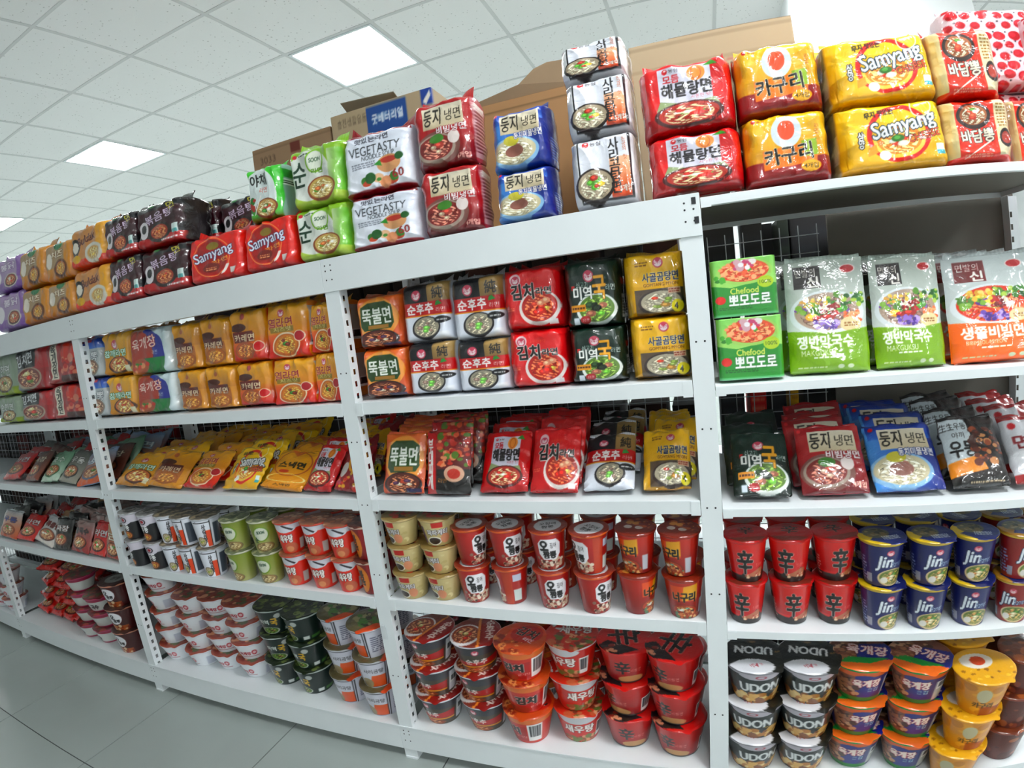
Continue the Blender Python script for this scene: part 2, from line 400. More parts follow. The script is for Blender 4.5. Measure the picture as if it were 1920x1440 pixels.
class Cv:
    SS = 3
    def __init__(s, w, h, nu, nv, bg):
        s.w, s.h, s.nu, s.nv = w, h, nu, nv
        s.W, s.H = (nu + 1) * s.SS, (nv + 1) * s.SS
        s.a = np.empty((s.H, s.W, 3)); s.a[:] = hexc(bg)
        s.rx = s.W / w; s.ry = s.H / h      # pixels per metre
    def _win(s, cx, cy, rx, ry):
        x0 = max(0, int((cx - rx) * s.W)); x1 = min(s.W, int((cx + rx) * s.W) + 2)
        y0 = max(0, int((cy - ry) * s.H)); y1 = min(s.H, int((cy + ry) * s.H) + 2)
        if x1 <= x0 or y1 <= y0: return None
        Y, X = np.mgrid[y0:y1, x0:x1]
        return (slice(y0, y1), slice(x0, x1)), (X + .5) / s.W, (Y + .5) / s.H
    def poly(s, pts, c):
        P = np.array(pts, float); lo = P.min(0); hi = P.max(0)
        w = s._win(*((lo + hi) / 2), *((hi - lo) / 2 + .01))
        if w is None: return
        sl, X, Y = w; ins = np.zeros(X.shape, bool); n = len(P)
        for i in range(n):
            (x0, y0), (x1, y1) = P[i], P[(i + 1) % n]
            if y0 == y1: continue
            k = (Y > min(y0, y1)) & (Y <= max(y0, y1)) & (X < (x1 - x0) * (Y - y0) / (y1 - y0) + x0)
            ins ^= k
        s.a[sl][ins] = hexc(c)
    def text(s, t, cx, cy, w, h, c, o=None, ow=2, b=1, rot=0, sh=0, vert=False):
        T3 = text_tris(t, vert).copy()
        q = np.empty_like(T3)
        q[..., 0] = T3[..., 0] * w * s.w + sh * T3[..., 1] * h * s.h; q[..., 1] = T3[..., 1] * h * s.h
        r = math.radians(rot); cr, sr = math.cos(r), math.sin(r)
        X = (q[..., 0] * cr - q[..., 1] * sr) * s.rx + cx * s.W
        Y = (q[..., 0] * sr + q[..., 1] * cr) * s.ry + cy * s.H
        pad = ow + b + 2
        x0 = int(X.min()) - pad; y0 = int(Y.min()) - pad; x1 = int(X.max()) + pad + 2; y1 = int(Y.max()) + pad + 2
        m = np.zeros((y1 - y0, x1 - x0), bool); X = X - x0 - .5; Y = Y - y0 - .5
        for k in range(len(X)):
            ax, bx, dx = X[k]; ay, by, dy = Y[k]
            i0 = max(0, int(min(ax, bx, dx))); i1 = int(max(ax, bx, dx)) + 2; j0 = max(0, int(min(ay, by, dy))); j1 = int(max(ay, by, dy)) + 2
            gx = np.arange(i0, i1)[None, :]; gy = np.arange(j0, j1)[:, None]
            e1 = (bx - ax) * (gy - ay) - (by - ay) * (gx - ax); e2 = (dx - bx) * (gy - by) - (dy - by) * (gx - bx); e3 = (ax - dx) * (gy - dy) - (ay - dy) * (gx - dx)
            ins = ((e1 >= 0) & (e2 >= 0) & (e3 >= 0)) | ((e1 <= 0) & (e2 <= 0) & (e3 <= 0))
            v = m[j0:j1, i0:i1]; v |= ins[:v.shape[0], :v.shape[1]]
        def dil(a, n):
            for _ in range(n):
                d = a.copy(); d[1:] |= a[:-1]; d[:-1] |= a[1:]; d[:, 1:] |= a[:, :-1]; d[:, :-1] |= a[:, 1:]; a = d
            return a
        m = dil(m, b)
        def put(a, col):
            ya, yb = max(0, y0), min(s.H, y1); xa, xb = max(0, x0), min(s.W, x1)
            if ya < yb and xa < xb: s.a[ya:yb, xa:xb][a[ya - y0:yb - y0, xa - x0:xb - x0]] = hexc(col)
        if o: put(dil(m, ow), o)
        put(m, c)
    def run(s, ops):
        for op in ops:
            k = op[0]; a = op[1:]
            if k == 'r':
                x0, y0, x1, y1, c = a
                s.a[int(max(0, y0) * s.H):int(y1 * s.H + .5), int(max(0, x0) * s.W):int(x1 * s.W + .5)] = hexc(c)
            elif k in ('g', 'gh'):
                x0, y0, x1, y1, c0, c1 = a
                v = s.a[int(y0 * s.H):int(y1 * s.H + .5), int(x0 * s.W):int(x1 * s.W + .5)]
                n = v.shape[0] if k == 'g' else v.shape[1]
                t = np.linspace(0, 1, max(n, 1))[:, None]; ramp = np.array(hexc(c0)) * (1 - t) + np.array(hexc(c1)) * t
                v[:] = ramp[:, None, :] if k == 'g' else ramp[None, :, :]
            elif k in ('e', 'o'):
                cx, cy, rx, ry = a[:4]; w = s._win(cx, cy, rx, ry)
                if w is None: continue
                sl, X, Y = w; d = ((X - cx) / rx) ** 2 + ((Y - cy) / ry) ** 2
                if k == 'e': s.a[sl][d <= 1] = hexc(a[4])
                else: s.a[sl][(d <= 1) & (d >= (1 - a[4]) ** 2)] = hexc(a[5])
            elif k == 'p': s.poly(a[0], a[1])
            elif k == 't': s.text(*a[:6], **(a[6] if len(a) > 6 else {}))
            elif k == 'b':      # a bowl of noodles: rim, soup, strands, toppings
                cx, cy, rx, ry, rim, soup, nood, tops, seed = a; R = random.Random(seed)
                s.run([('e', cx, cy, rx, ry, rim), ('e', cx, cy + ry * .06, rx * .87, ry * .84, soup)])
                w = s._win(cx, cy, rx * .8, ry * .78)
                if w is None: continue
                sl, X, Y = w; dx = (X - cx) / rx; dy = (Y - cy) / ry; ins = dx * dx + dy * dy < .52
                ph = R.random() * 9
                f = np.sin(dx * 15 + 4.2 * np.sin(dy * 7 + ph) + 13 * dy) + .7 * np.sin(dy * 30 + 5 * np.sin(dx * 7 + ph))
                s.a[sl][ins & (f > .1)] = hexc(nood); s.a[sl][ins & (f > .75)] = [min(1, v * 1.2 + .05) for v in hexc(nood)]
                s.a[sl][ins & (f > -.3) & (f < -.0)] = [v * .5 for v in hexc(soup)]
                for c in tops:
                    for _ in range(2):
                        t, q = R.random() * 6.28, R.random() * .45
                        ex, ey = cx + rx * q * math.cos(t), cy + ry * (.1 + q * math.sin(t)); er = .1 + .1 * R.random()
                        s.run([('e', ex, ey, rx * er * 1.3, ry * er, c), ('e', ex - rx * .03, ey + ry * .03, rx * er * .6, ry * er * .5, tuple(min(1, v * 1.25 + .06) for v in hexc(c)))])
            elif k == 'n':      # scattered food
                x0, y0, x1, y1, cols, n, sz, seed = a; R = random.Random(seed)
                for _ in range(n):
                    r = sz * (.5 + R.random())
                    s.run([('e', x0 + (x1 - x0) * R.random(), y0 + (y1 - y0) * R.random(), r, r * s.w / s.h * (.5 + .6 * R.random()), R.choice(cols))])
            elif k == 'm':      # fine print too small to read
                x0, y0, x1, y1, c, n, seed = a; R = random.Random(seed); hh = (y1 - y0) / n
                for i in range(n):
                    x = x0; y = y1 - (i + .75) * hh
                    while x < x1 - .01:
                        q = (.015 + .05 * R.random()); s.run([('r', x, y, min(x1, x + q), y + hh * .5, c)]); x += q + .014
            elif k == 'bc':
                x0, y0, x1, y1 = a; R = random.Random(3); s.run([('r', x0, y0, x1, y1, 'f4f4f2')]); x = x0 + (x1 - x0) * .12
                while x < x1 - (x1 - x0) * .12:
                    q = (x1 - x0) * (.02 + .05 * R.random()); s.run([('r', x, y0 + (y1 - y0) * .25, x + q, y1 - (y1 - y0) * .08, '22252c')]); x += q * 2
            elif k == 'ot':     # round pink emblem
                cx, cy, r = a; q = r * s.w / s.h
                s.run([('e', cx, cy, r, q, 'f3dfe2'), ('o', cx, cy, r, q, .25, 'c8506a'), ('e', cx, cy + q * .55, r * .5, q * .4, 'c8506a'), ('t', '오뚜기', cx, cy - q * .05, r * 1.5, q * .55, 'b02040', {'b': 0})])
            elif k == 'ns':     # red ball emblem with the maker's name
                cx, cy, r, c = a; q = r * s.w / s.h
                s.run([('e', cx, cy, r, q, 'c81a28'), ('e', cx + r * .1, cy + q * .35, r * .5, q * .35, 'f6e6e6'), ('t', '농심', cx + r * 3.1, cy, r * 3.4, q * 1.3, c, {'b': 0})])
    def done(s):
        S = s.SS; a = s.a.reshape(s.nv + 1, S, s.nu + 1, S, 3).mean((1, 3))
        return inks(a)

def wr(x, z, seed, n=7, f=30):
    R = random.Random(seed); v = 0
    for i in range(n):
        t = R.random() * 6.28; k = f * (.5 + 1.6 * R.random()); p = R.random() * 6.28
        v = v + np.sin((x * math.cos(t) + z * math.sin(t)) * k + p + 1.5 * np.sin((x * math.sin(t) - z * math.cos(t)) * k * .4))/ (1 + i * .25)
    return v / n

STYLE = {  # corner radius share, side steps, wrinkle, flap, top/bottom taper exponents
    'block': dict(rc=.30, wrk=.0046, flap=.012, tp=9, bt=14, f=34),
    'pillow': dict(rc=.98, wrk=.0022, flap=.011, tp=3.2, bt=3.2, f=42),
    'pouch': dict(rc=.9, wrk=.0022, flap=.012, tp=1.2, bt=12, f=26),
    'tray': dict(rc=.22, wrk=.0, flap=0, tp=40, bt=40, f=1),
    'box': dict(rc=.02, wrk=.0, flap=0, tp=400, bt=400, f=1)}

def pack_mesh(key, w, h, d, img, style, side, seed, topcol=None, sideops=None):
    st = STYLE[style]; nv1, nu1 = img.shape[:2]
    ns = 8 if style in ('block', 'box', 'tray') else 2; nb = 8
    u = np.linspace(0, 1, nu1)
    rc = st['rc'] * d / 2 if style != 'block' else min(st['rc'] * d, .022)
    e = np.abs(2 * u - 1)
    if style in ('pillow', 'pouch'): yf = -d / 2 * (1 - e ** 3.0) ** .75
    else: yf = -d / 2 + rc * np.clip((e - (1 - 2 * rc / w)) / (2 * rc / w), 0, 1) ** 2.2
    xf = w * (u - .5)
    s = (np.arange(ns) + 1) / (ns + 1); ye = yf[-1]
    bul = (.006 if style == 'block' else 0)
    X = [xf, w / 2 + bul * np.sin(np.pi * s), np.linspace(w / 2, -w / 2, nb + 2), -w / 2 - bul * np.sin(np.pi * s)]
    bb = np.linspace(0, 1, nb + 2)
    yb = d / 2 * (1 - np.abs(2 * bb - 1) ** 3) ** .75 if style in ('pillow', 'pouch') else np.full(nb + 2, d / 2)
    yE = 0 if style in ('pillow', 'pouch') else d / 2
    Y = [yf, ye + (yE - ye) * s, yb, (yE + (ye - yE) * s)]
    X = np.concatenate(X); Y = np.concatenate(Y); nr = len(X)
    v = np.linspace(0, 1, nv1); t = 2 * v - 1
    D = np.where(t > 0, (1 - np.abs(t) ** st['tp']) ** (1 / 2.4 if style != 'pouch' else .9), (1 - np.abs(t) ** st['bt']) ** (1 / 2.4))
    if style == 'pouch': D = np.clip(1.05 - v, 0, 1) * np.where(t > 0, 1, (1 - np.abs(t) ** 9) ** .4)
    lo = .05 if style in ('pillow', 'block', 'pouch') else 0.0
    D = np.clip(D, lo + .02, 1)
    if style in ('box', 'tray'): D[:] = 1; D[0] = D[-1] = (.97 if style == 'tray' else 1)
    PX = np.repeat(X[None], nv1, 0); PY = Y[None] * D[:, None]; PZ = np.repeat((v * h)[:, None], nr, 1)
    if st['wrk']:
        edge = 1 + 2.2 * np.abs(t[:, None]) ** 4 + 1.4 * (np.abs(PX) / (w / 2)) ** 6
        n = wr(PX, PZ, seed, f=st['f'] * 2.2) * 1.1 + 1.0 * (np.abs(wr(PX, PZ, seed + 9, f=st['f'] * 1.1)) * -2 + .5) + .7 * (np.abs(wr(PX, PZ, seed + 17, f=st['f'] * 2.6)) * -2 + .5) * np.abs(t[:, None]) ** 1.5
        sign = np.where(PY <= 0, -1, 1)
        PY = PY + sign * n * st['wrk'] * edge * np.clip(D[:, None] * 3, .3, 1)
        PX = PX + .9 * st['wrk'] * wr(PZ, PY, seed + 3, f=60) * (np.abs(X[None]) > w * .45)
        PX *= (1 - .015 * np.abs(t[:, None]) ** 8) if style != 'pouch' else 1
        # packs of several: a dent between the inner packets
    cols = np.empty((nv1, nr, 3)); cols[:, :nu1] = img
    cols[:, nu1:] = inks(hexc(side))
    if sideops:
        cv = Cv(d, h, ns + 1, nv1 - 1, side); cv.run(sideops); sd = cv.done()
        cols[:, nu1:nu1 + ns] = sd[:, 1:ns + 1]; cols[:, nr - ns:] = sd[:, 1:ns + 1]
    P = np.stack([PX, PY, PZ], -1)
    idx = np.arange(nv1 * nr).reshape(nv1, nr); nx = np.roll(idx, -1, 1)
    F = np.stack([idx[:-1], nx[:-1], nx[1:], idx[1:]], -1).reshape(-1, 4)
    P = P.reshape(-1, 3); C = cols.reshape(-1, 3)
    # caps: a middle vertex each
    nP = len(P); P = np.vstack([P, [[0, 0, 0]], [[0, 0, h]]]); C = np.vstack([C, [inks(hexc(side))], [inks(hexc(topcol or side))]])
    capb = np.stack([nx[0], idx[0], np.full(nr, nP), np.full(nr, nP)], -1); capt = np.stack([idx[-1], nx[-1], np.full(nr, nP + 1), np.full(nr, nP + 1)], -1)
    Fs = [tuple(f) for f in F] ; 
    me = grid_mesh(key, P, F, (M_FILM if style in STYLE and style not in ('box',) else M_CARTON,), colors=C)
    # triangles for the caps need their own mesh pass
    import bmesh
    bm = bmesh.new(); bm.from_mesh(me); bm.verts.ensure_lookup_table()
    for q in list(capb) + list(capt):
        try: bm.faces.new([bm.verts[int(q[0])], bm.verts[int(q[1])], bm.verts[int(q[2])]]).smooth = style not in ('box', 'tray')
        except ValueError: pass
    if style == 'box':
        for f in bm.faces: f.smooth = False
    bm.to_mesh(me); bm.free()
    seal = None
    if st['flap']:
        n = 40; fl = st['flap']; R = random.Random(seed + 5)
        fx = np.linspace(-w * .475, w * .475, n + 1); ex = np.abs(np.linspace(-1, 1, n + 1))
        peak = fl * (.8 + (.9 * ex ** 3 if style == 'block' else .1 * ex) + .25 * np.sin(fx * 70 + R.random() * 6))
        rows = []
        for q in (0, .5, 1):
            yy = .004 * q * np.sin(fx * 90 + R.random()) + (.012 * q * q if style == 'block' else 0)
            rows.append(np.stack([fx, yy - .0012, -.003 + q * peak], -1))
        for q in (1, .5, 0):
            yy = .004 * q * np.sin(fx * 90) + (.012 * q * q if style == 'block' else 0)
            rows.append(np.stack([fx, yy + .0012, -.003 + q * peak], -1))
        Q = np.array(rows); ii = np.arange(6 * (n + 1)).reshape(6, n + 1)
        Fq = np.stack([ii[:-1, :-1], ii[:-1, 1:], ii[1:, 1:], ii[1:, :-1]], -1).reshape(-1, 4)
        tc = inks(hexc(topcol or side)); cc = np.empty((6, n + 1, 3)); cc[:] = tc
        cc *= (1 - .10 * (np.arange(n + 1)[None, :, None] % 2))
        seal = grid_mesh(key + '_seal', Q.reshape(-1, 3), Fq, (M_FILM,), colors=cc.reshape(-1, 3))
        Qb = Q * np.array([1, 1, -.32]); Qb[..., 1] *= .6; Qb[..., 1] += (0 if style != 'block' else -d * .1)
        cb = np.tile(inks(img[0].mean(0) if False else hexc(side)), (6, n + 1, 1))
        seal = (seal, grid_mesh(key + '_foot', Qb[:, ::-1].reshape(-1, 3), Fq, (M_FILM,), colors=cb.reshape(-1, 3)))
    return me, seal

def cup_mesh(key, rt, rb, h, img, rim, lidops, lidbg, seed):
    """a lathe-turned paper cup with a rolled rim, and its foil lid"""
    nv1, nu1 = img.shape[:2]; nu = nu1 - 1
    img = img[:, :nu]
    ang = -np.pi / 2 + 2 * np.pi * (np.arange(nu) / nu - .5)
    prof = [(rb * .93, .004), (rb * .96, 0.0), (rb, .0006)]; pc = [None, None, None]
    rows = []; cols = []
    for r, z in prof: rows.append((r, z)); cols.append(img[0])
    hb = h - .009
    for i in range(nv1):
        v = i / (nv1 - 1); rows.append((rb + (rt - rb) * v ** .95, .001 + v * (hb - .001))); cols.append(img[i])
    rc = np.tile(inks(hexc(rim)), (nu, 1)); nb_ = len(rows) - 1
    for dr, z in ((.0012, hb + .0006), (.0036, hb + .0025), (.0046, hb + .005), (.0036, hb + .0078), (.001, h), (-.002, h - .0005)):
        rows.append((rt + dr, z)); cols.append(rc)
    R_ = np.array([r for r, z in rows]); Z = np.array([z for r, z in rows])
    P = np.stack([R_[:, None] * np.cos(ang), R_[:, None] * np.sin(ang), np.repeat(Z[:, None], nu, 1)], -1)
    idx = np.arange(P.shape[0] * nu).reshape(-1, nu); nx = np.roll(idx, -1, 1)
    F = np.stack([idx[:-1], nx[:-1], nx[1:], idx[1:]], -1).reshape(-1, 4)
    CC = np.array(cols)
    def part(a, b, nm):
        k = idx[a:b]; o = k[0, 0]; q = np.stack([k[:-1], np.roll(k, -1, 1)[:-1], np.roll(k, -1, 1)[1:], k[1:]], -1).reshape(-1, 4) - o
        return grid_mesh(nm, P[a:b].reshape(-1, 3), q, (M_CUP,), colors=CC[a:b].reshape(-1, 3))
    body = part(0, nb_ + 1, key); rimm = part(nb_, len(rows), key + '_rim')
    na, nr = 104, 28
    cv = Cv(1, 1, 119, 119, lidbg); cv.run(lidops); L = cv.done()
    a = 2 * np.pi * np.arange(na) / na; q = np.linspace(0, 1, nr + 1)
    ro = rt + .0052; tab = 1 + .13 * np.exp(-((a - 5.3) / .13) ** 2)
    Rr = q[:, None] * ro * np.where(q[:, None] > .97, tab[None], 1)
    X = Rr * np.cos(a); Y = Rr * np.sin(a)
    Zl = h + .0008 + .0009 * wr(X, Y, seed, f=120) + .0016 * (1 - q[:, None] ** 4) * math.cos(seed) - .0022 * (q[:, None] > .99) * (1 + .35 * np.sin(a * 11 + seed))[None]
    px = np.clip(((X / ro + 1) / 2 * 119).astype(int), 0, 119); py = np.clip(((Y / ro + 1) / 2 * 119).astype(int), 0, 119)
    C = L[py, px]
    P = np.stack([X, Y, Zl], -1)
    idx = np.arange((nr + 1) * na).reshape(-1, na); nx = np.roll(idx, -1, 1)
    F = np.stack([idx[:-1], idx[1:], nx[1:], nx[:-1]], -1).reshape(-1, 4)
    lid = grid_mesh(key + '_lid', P.reshape(-1, 3), F, (M_LID,), colors=C.reshape(-1, 3))
    return body, rimm, lid
# ------------------------------------------------------------------ packaging designs
BR, GRN, YEL = '7a3b22', '4d8a2e', 'e0b43c'
NOOD = ['c8452a', 'e8c48a', '5f8f35']
def tx(t, cx, cy, w, h, c, **k): return ('t', t, cx, cy, w, h, c, k)
def whi(x, y, n=3): return ('m', x, y, x + .22, y + .05, 'f4f0e8', n, 2)
DES = {}
def D(key, look, size, style, bg, ops, side, topcol=None, sideops=None, depth=.1, res=(100, 104), noun='noodle_pack', cat='noodle pack'):
    DES[key] = dict(look=look, size=size, style=style, bg=bg, ops=ops, side=side, topcol=topcol or bg, sideops=sideops, depth=depth, res=res, noun=noun, cat=cat)

D('purple', 'lilac pack with white lettering', (.2, .155), 'block', '9a78b4', [('g', 0, 0, 1, .35, '7c4f9c', 'a98cc4'), ('r', .1, .3, .9, .92, 'b8a2c4'), ('e', .68, .3, .24, .2, 'd8cfc4'), ('b', .68, .3, .2, .17, '4a3340', 'b05a40', 'e0b890', ['c8452a', 'e8e0d0'], 2), ('e', .2, .45, .13, .22, 'f2eef2'), tx('불닭', .58, .72, .5, .2, 'f6f0f6', o='5c2f74')], '8d69a8', depth=.12, res=(60, 60))
D('cheeseyel', 'mustard pack with green and grey badge', (.2, .155), 'block', 'd79a26', [('g', 0, 0, 1, .3, 'b87412', 'd79a26'), ('p', [(.12, .35), (.8, .35), (.7, .95), (.1, .9)], 'b59c7a'), ('e', .62, .3, .24, .24, '8a5a28'), ('b', .62, .3, .2, .2, '5a3420', 'c8803a', 'e8c070', ['d8a040'], 3), ('e', .22, .55, .1, .2, 'efe7da'), ('e', .55, .88, .13, .1, '2f8a5a'), tx('치즈', .5, .68, .4, .18, 'fff4dc', o='6a3a10')], 'c98a1c', depth=.12, res=(60, 60))
D('orangebul', 'orange pack lettered Buldak', (.2, .155), 'block', 'e0922c', [('r', 0, 0, 1, .2, 'd8481c'), ('p', [(0, .2), (.75, .2), (.8, 1), (0, 1)], 'cf9a62'), ('r', .78, .2, 1, 1, 'e8b030'), ('e', .18, .5, .12, .22, '2c2824'), ('e', .18, .5, .08, .14, 'ece6da'), ('e', .68, .28, .24, .24, 'e2ddd2'), ('b', .68, .28, .18, .17, 'd8c8a8', 'd8b070', 'f0dca0', ['e8c060'], 5), tx('Buldak', .5, .66, .5, .19, '5c1c20', sh=.2, rot=8), ('e', .2, .22, .1, .1, 'd8b030')], 'd8561e', depth=.12, res=(80, 80))
D('black', 'black and red spicy noodle pack', (.2, .155), 'block', '1e1b22', [('r', 0, 0, 1, .22, 'b8141c'), ('e', .5, .6, .55, .42, '4a1426'), ('r', 0, .82, 1, 1, '1b1e26'), tx('볶음탕', .55, .66, .62, .2, 'e6d6ea', o='40102c', rot=8), tx('면', .82, .84, .16, .16, 'd8d05a', rot=8), ('e', .2, .42, .11, .2, 'e4dfe2'), ('e', .2, .45, .06, .1, '1e1b22'), ('e', .55, .3, .25, .22, '2c1214'), ('b', .55, .3, .22, .19, '3a1a14', 'b04a28', 'e09a6a', ['c8381c', 'd8842c'], 7), ('r', .83, .2, .95, .4, 'dcebe8'), ('r', .84, .2, .94, .28, '66b0b0'), ('e', .4, .92, .07, .04, '3c8a4a'), ('m', .6, .06, .95, .14, 'f0e8e8', 1, 3)], '20161c', '1a1c22', depth=.12)
D('samred', 'bright red pack lettered Samyang', (.2, .15), 'block', 'e02a14', [('g', 0, 0, 1, .4, 'c81a10', 'e4321a'), ('e', .47, .5, .3, .38, 'b01a14'), ('o', .47, .5, .34, .42, .05, 'f0a060'), ('e', .5, .74, .12, .08, 'a08a2c'), tx('Samyang', .5, .56, .7, .28, 'f2f4ff', o='26306e', ow=3, rot=9), tx('라면', .62, .4, .3, .09, 'e8a84a', rot=9), ('e', .45, .28, .15, .1, '8a2a1c'), ('m', .36, .22, .54, .3, 'f0b080', 2, 4), ('r', .78, .1, .88, .22, 'e8e4e0'), ('p', [(.63, .1), (.69, .12), (.78, .3), (.73, .3)], 'fff3ee')], 'cf2413', depth=.1)
D('soon', 'green and silver pack with bowl', (.17, .15), 'block', 'a8c84a', [('g', 0, 0, 1, 1, 'b9cf5c', '8fbf2a'), ('e', .38, .5, .42, .42, 'dfe4dc'), ('r', .02, .3, .35, .8, 'dce2da'), ('gh', .78, .15, 1, .85, 'b8cba0', '7cc23c'), ('o', .52, .72, .17, .2, .15, '8fc03a'), ('e', .52, .72, .13, .15, 'e8eedf'), tx('SOON', .52, .74, .2, .07, '5a7a5c'), tx('순', .2, .55, .25, .42, '1d4a30', b=2), tx('라면', .55, .55, .2, .08, '5a8a1c'), ('b', .62, .24, .27, .2, '9a5a34', 'c9b06a', 'eedcaa', ['5f9a3a', 'c87840', 'e8e0c0'], 11), ('e', .13, .86, .035, .035, 'c0203a'), ('m', .2, .84, .42, .88, '30503a', 1, 1)], '9cc240', '9ccc30', depth=.1)
D('vege', 'silver white noodle soup pack', (.19, .15), 'block', 'e6eaf4', [('g', 0, 0, 1, 1, 'eef1f8', 'e0e5f0'), ('r', 0, 0, 1, .05, '9c1428'), ('r', 0, .93, 1, 1, '8c1428'), tx('맛있는라면', .47, .85, .5, .09, '4a4a58'), tx('VEGETASTY', .5, .68, .74, .15, '30363c', b=0), tx('NOODLE SOUP', .55, .56, .48, .075, '3c4248', b=0), ('m', .15, .4, .5, .5, '8a8f9c', 3, 3), ('e', .7, .4, .17, .14, 'd8a678'), ('e', .7, .46, .12, .05, 'b8402a'), ('n', .3, .1, .8, .22, ['d89a70', 'e6c09c', '4f8a3c', 'c85a3a'], 14, .05, 3), ('p', [(.48, .42), (.6, .38), (.58, .48)], '3f9a3a'), ('e', .85, .48, .06, .06, '2c6a34'), ('e', .42, .22, .08, .09, '2f6e36'), tx('60', .82, .22, .16, .13, 'a02c28')], 'dde2ee', '961428', depth=.1)
DUN = lambda bg, rim, sub, subt: [('r', .2, .58, .9, .9, 'd9cdb4'), ('g', .2, .58, .9, .9, 'd2c4a6', 'e6decb'), tx('둥지', .37, .75, .3, .25, '20180f', sh=.06, b=1), tx('냉면', .73, .74, .27, .17, '20180f', sh=.06, b=0), tx(subt, .68, .53, .5, .11, 'f4eeee', o=sub)]
D('dunred', 'crimson pack with cream title panel', (.15, .15), 'block', 'b01822', [('g', 0, 0, 1, .5, '7c1220', 'b01822')] + [('e', .42, .28, .4, .26, '8a6058'), ('b', .4, .28, .34, .22, 'a8988c', '8a2c26', 'c88a78', ['b84a3a', 'd8b8a0'], 4), ('e', .42, .42, .13, .07, '4c8a2c'), ('e', .72, .4, .1, .1, 'e8dcd8'), tx('4개입', .85, .1, .2, .08, 'f0c8b8'), ('e', .08, .93, .03, .03, 'e04048')] + DUN(0, 0, '7a1018', '비빔냉면'), 'b84a56', 'b81a24', [('r', 0, 0, 1, 1, 'b04050'), ('r', .1, .08, .8, .85, 'd0a0a4'), ('m', .18, .15, .75, .8, '8c3a48', 12, 5), tx('냉면', .45, .85, .5, .1, 'f2e8e0')], depth=.095, res=(110, 110))
D('dunblue', 'blue pack with cream title panel', (.14, .145), 'block', '1c3f9c', [('gh', 0, 0, 1, 1, '5aa0dc', '16348c'), ('g', .05, .75, .95, 1, '3a78c8', '1c3f9c'), ('b', .42, .26, .45, .26, '9cc4e4', 'cfc6a8', 'e4dcc0', ['8a5a48', 'a87060', 'd8c84a', '7aa83a', 'f0f0e8'], 8), ('e', .42, .28, .17, .1, '96675a'), ('e', .38, .46, .14, .08, 'cfc64a'), ('e', .12, .92, .035, .035, 'd02030')] + DUN(0, 0, '1c3070', '동치미물냉면'), '14307e', '1b3c98', [('r', 0, 0, 1, 1, '14307e'), ('m', .2, .1, .8, .5, '6c8cd0', 8, 4)], depth=.11, res=(110, 110))
D('sari', 'white boxed pack with black outline', (.14, .15), 'block', 'f6f7fa', [('r', .12, .04, .96, .95, '1c1c22'), ('r', .145, .06, .93, .93, 'e9ebf3'), ('g', .62, .06, .93, .62, 'd8581c', 'f0c8a8'), ('b', .36, .26, .32, .25, '3a2c28', 'b8aa94', 'ded4b8', ['e8c83c', '6cae4a', '6cae4a', 'b04030'], 6), tx('사리곰탕면', .7, .5, .17, .78, '1d1a1c', vert=True), tx('진국의 맛', .87, .72, .06, .3, 'c8602a', vert=True, b=0), ('ns', .26, .86, .05, '3a3638'), tx('5개입', .84, .17, .17, .09, 'f4ece4', o='a03c10')], 'f2f4f8', 'f8f8fa', [('r', 0, 0, 1, 1, 'f0f2f6'), ('r', .35, .05, .45, .95, '26262c'), ('g', .5, .05, .95, .4, 'd8581c', 'e8b898')], depth=.17, res=(110, 115))
D('haemul', 'red pack with silver centre panel', (.19, .15), 'block', 'd2101a', [('g', 0, 0, 1, .5, 'b00c16', 'd8121c'), ('r', .2, .3, .78, .9, 'd8d6e2'), ('p', [(.15, .3), (.85, .3), (.8, .4), (.5, .36), (.2, .45)], '9aa87c'), ('b', .5, .22, .38, .18, '5a1a18', 'b83a20', 'eac09a', ['7a9a3c', 'd84a2a', 'f0e0c8', 'c83020'], 9), tx('해물탕면', .5, .58, .55, .2, '1f171a', b=2), tx('모듬', .34, .74, .18, .1, 'c81824'), ('ns', .28, .85, .03, '3a3034'), ('e', .62, .78, .1, .11, 'e89a3c'), ('o', .62, .78, .06, .1, .2, 'c8701c'), ('p', [(.7, .86), (.86, .84), (.8, .93)], '4c9a3c'), tx('시원한 맛!', .65, .45, .22, .05, 'c86a78', b=0), tx('5개입', .78, .12, .14, .06, 'e86a60', b=0)], 'c00e18', depth=.12, res=(120, 104))
D('kagu', 'yellow pack with crimson lower band', (.17, .145), 'block', 'e8b41c', [('g', .0, .3, 1, 1, 'dca418', 'f0c824'), ('r', 0, 0, 1, .3, '9c1018'), ('p', [(.2, .18), (.83, .22), (.85, .52), (.2, .46)], 'e88a1c'), ('p', [(.7, .3), (.85, .32), (.84, .55), (.66, .53)], '9cb82a'), ('e', .5, .7, .18, .23, 'dfe8ee'), ('e', .5, .72, .1, .14, 'e8622a'), tx('카구리', .5, .37, .56, .24, '14140f', o='f4ecd8', b=2, rot=4), ('e', .75, .17, .12, .08, 'e8b41c'), tx('4개입', .75, .17, .17, .07, '1c1a10', b=0), ('ns', .12, .9, .028, '6a1c14'), tx('라면', .86, .68, .05, .14, 'b8601c', vert=True, b=0)], 'c08c2c', 'eec022', [('r', 0, 0, 1, 1, 'a8925a'), ('r', 0, 0, 1, .3, '8c1018')], depth=.12, res=(116, 100))
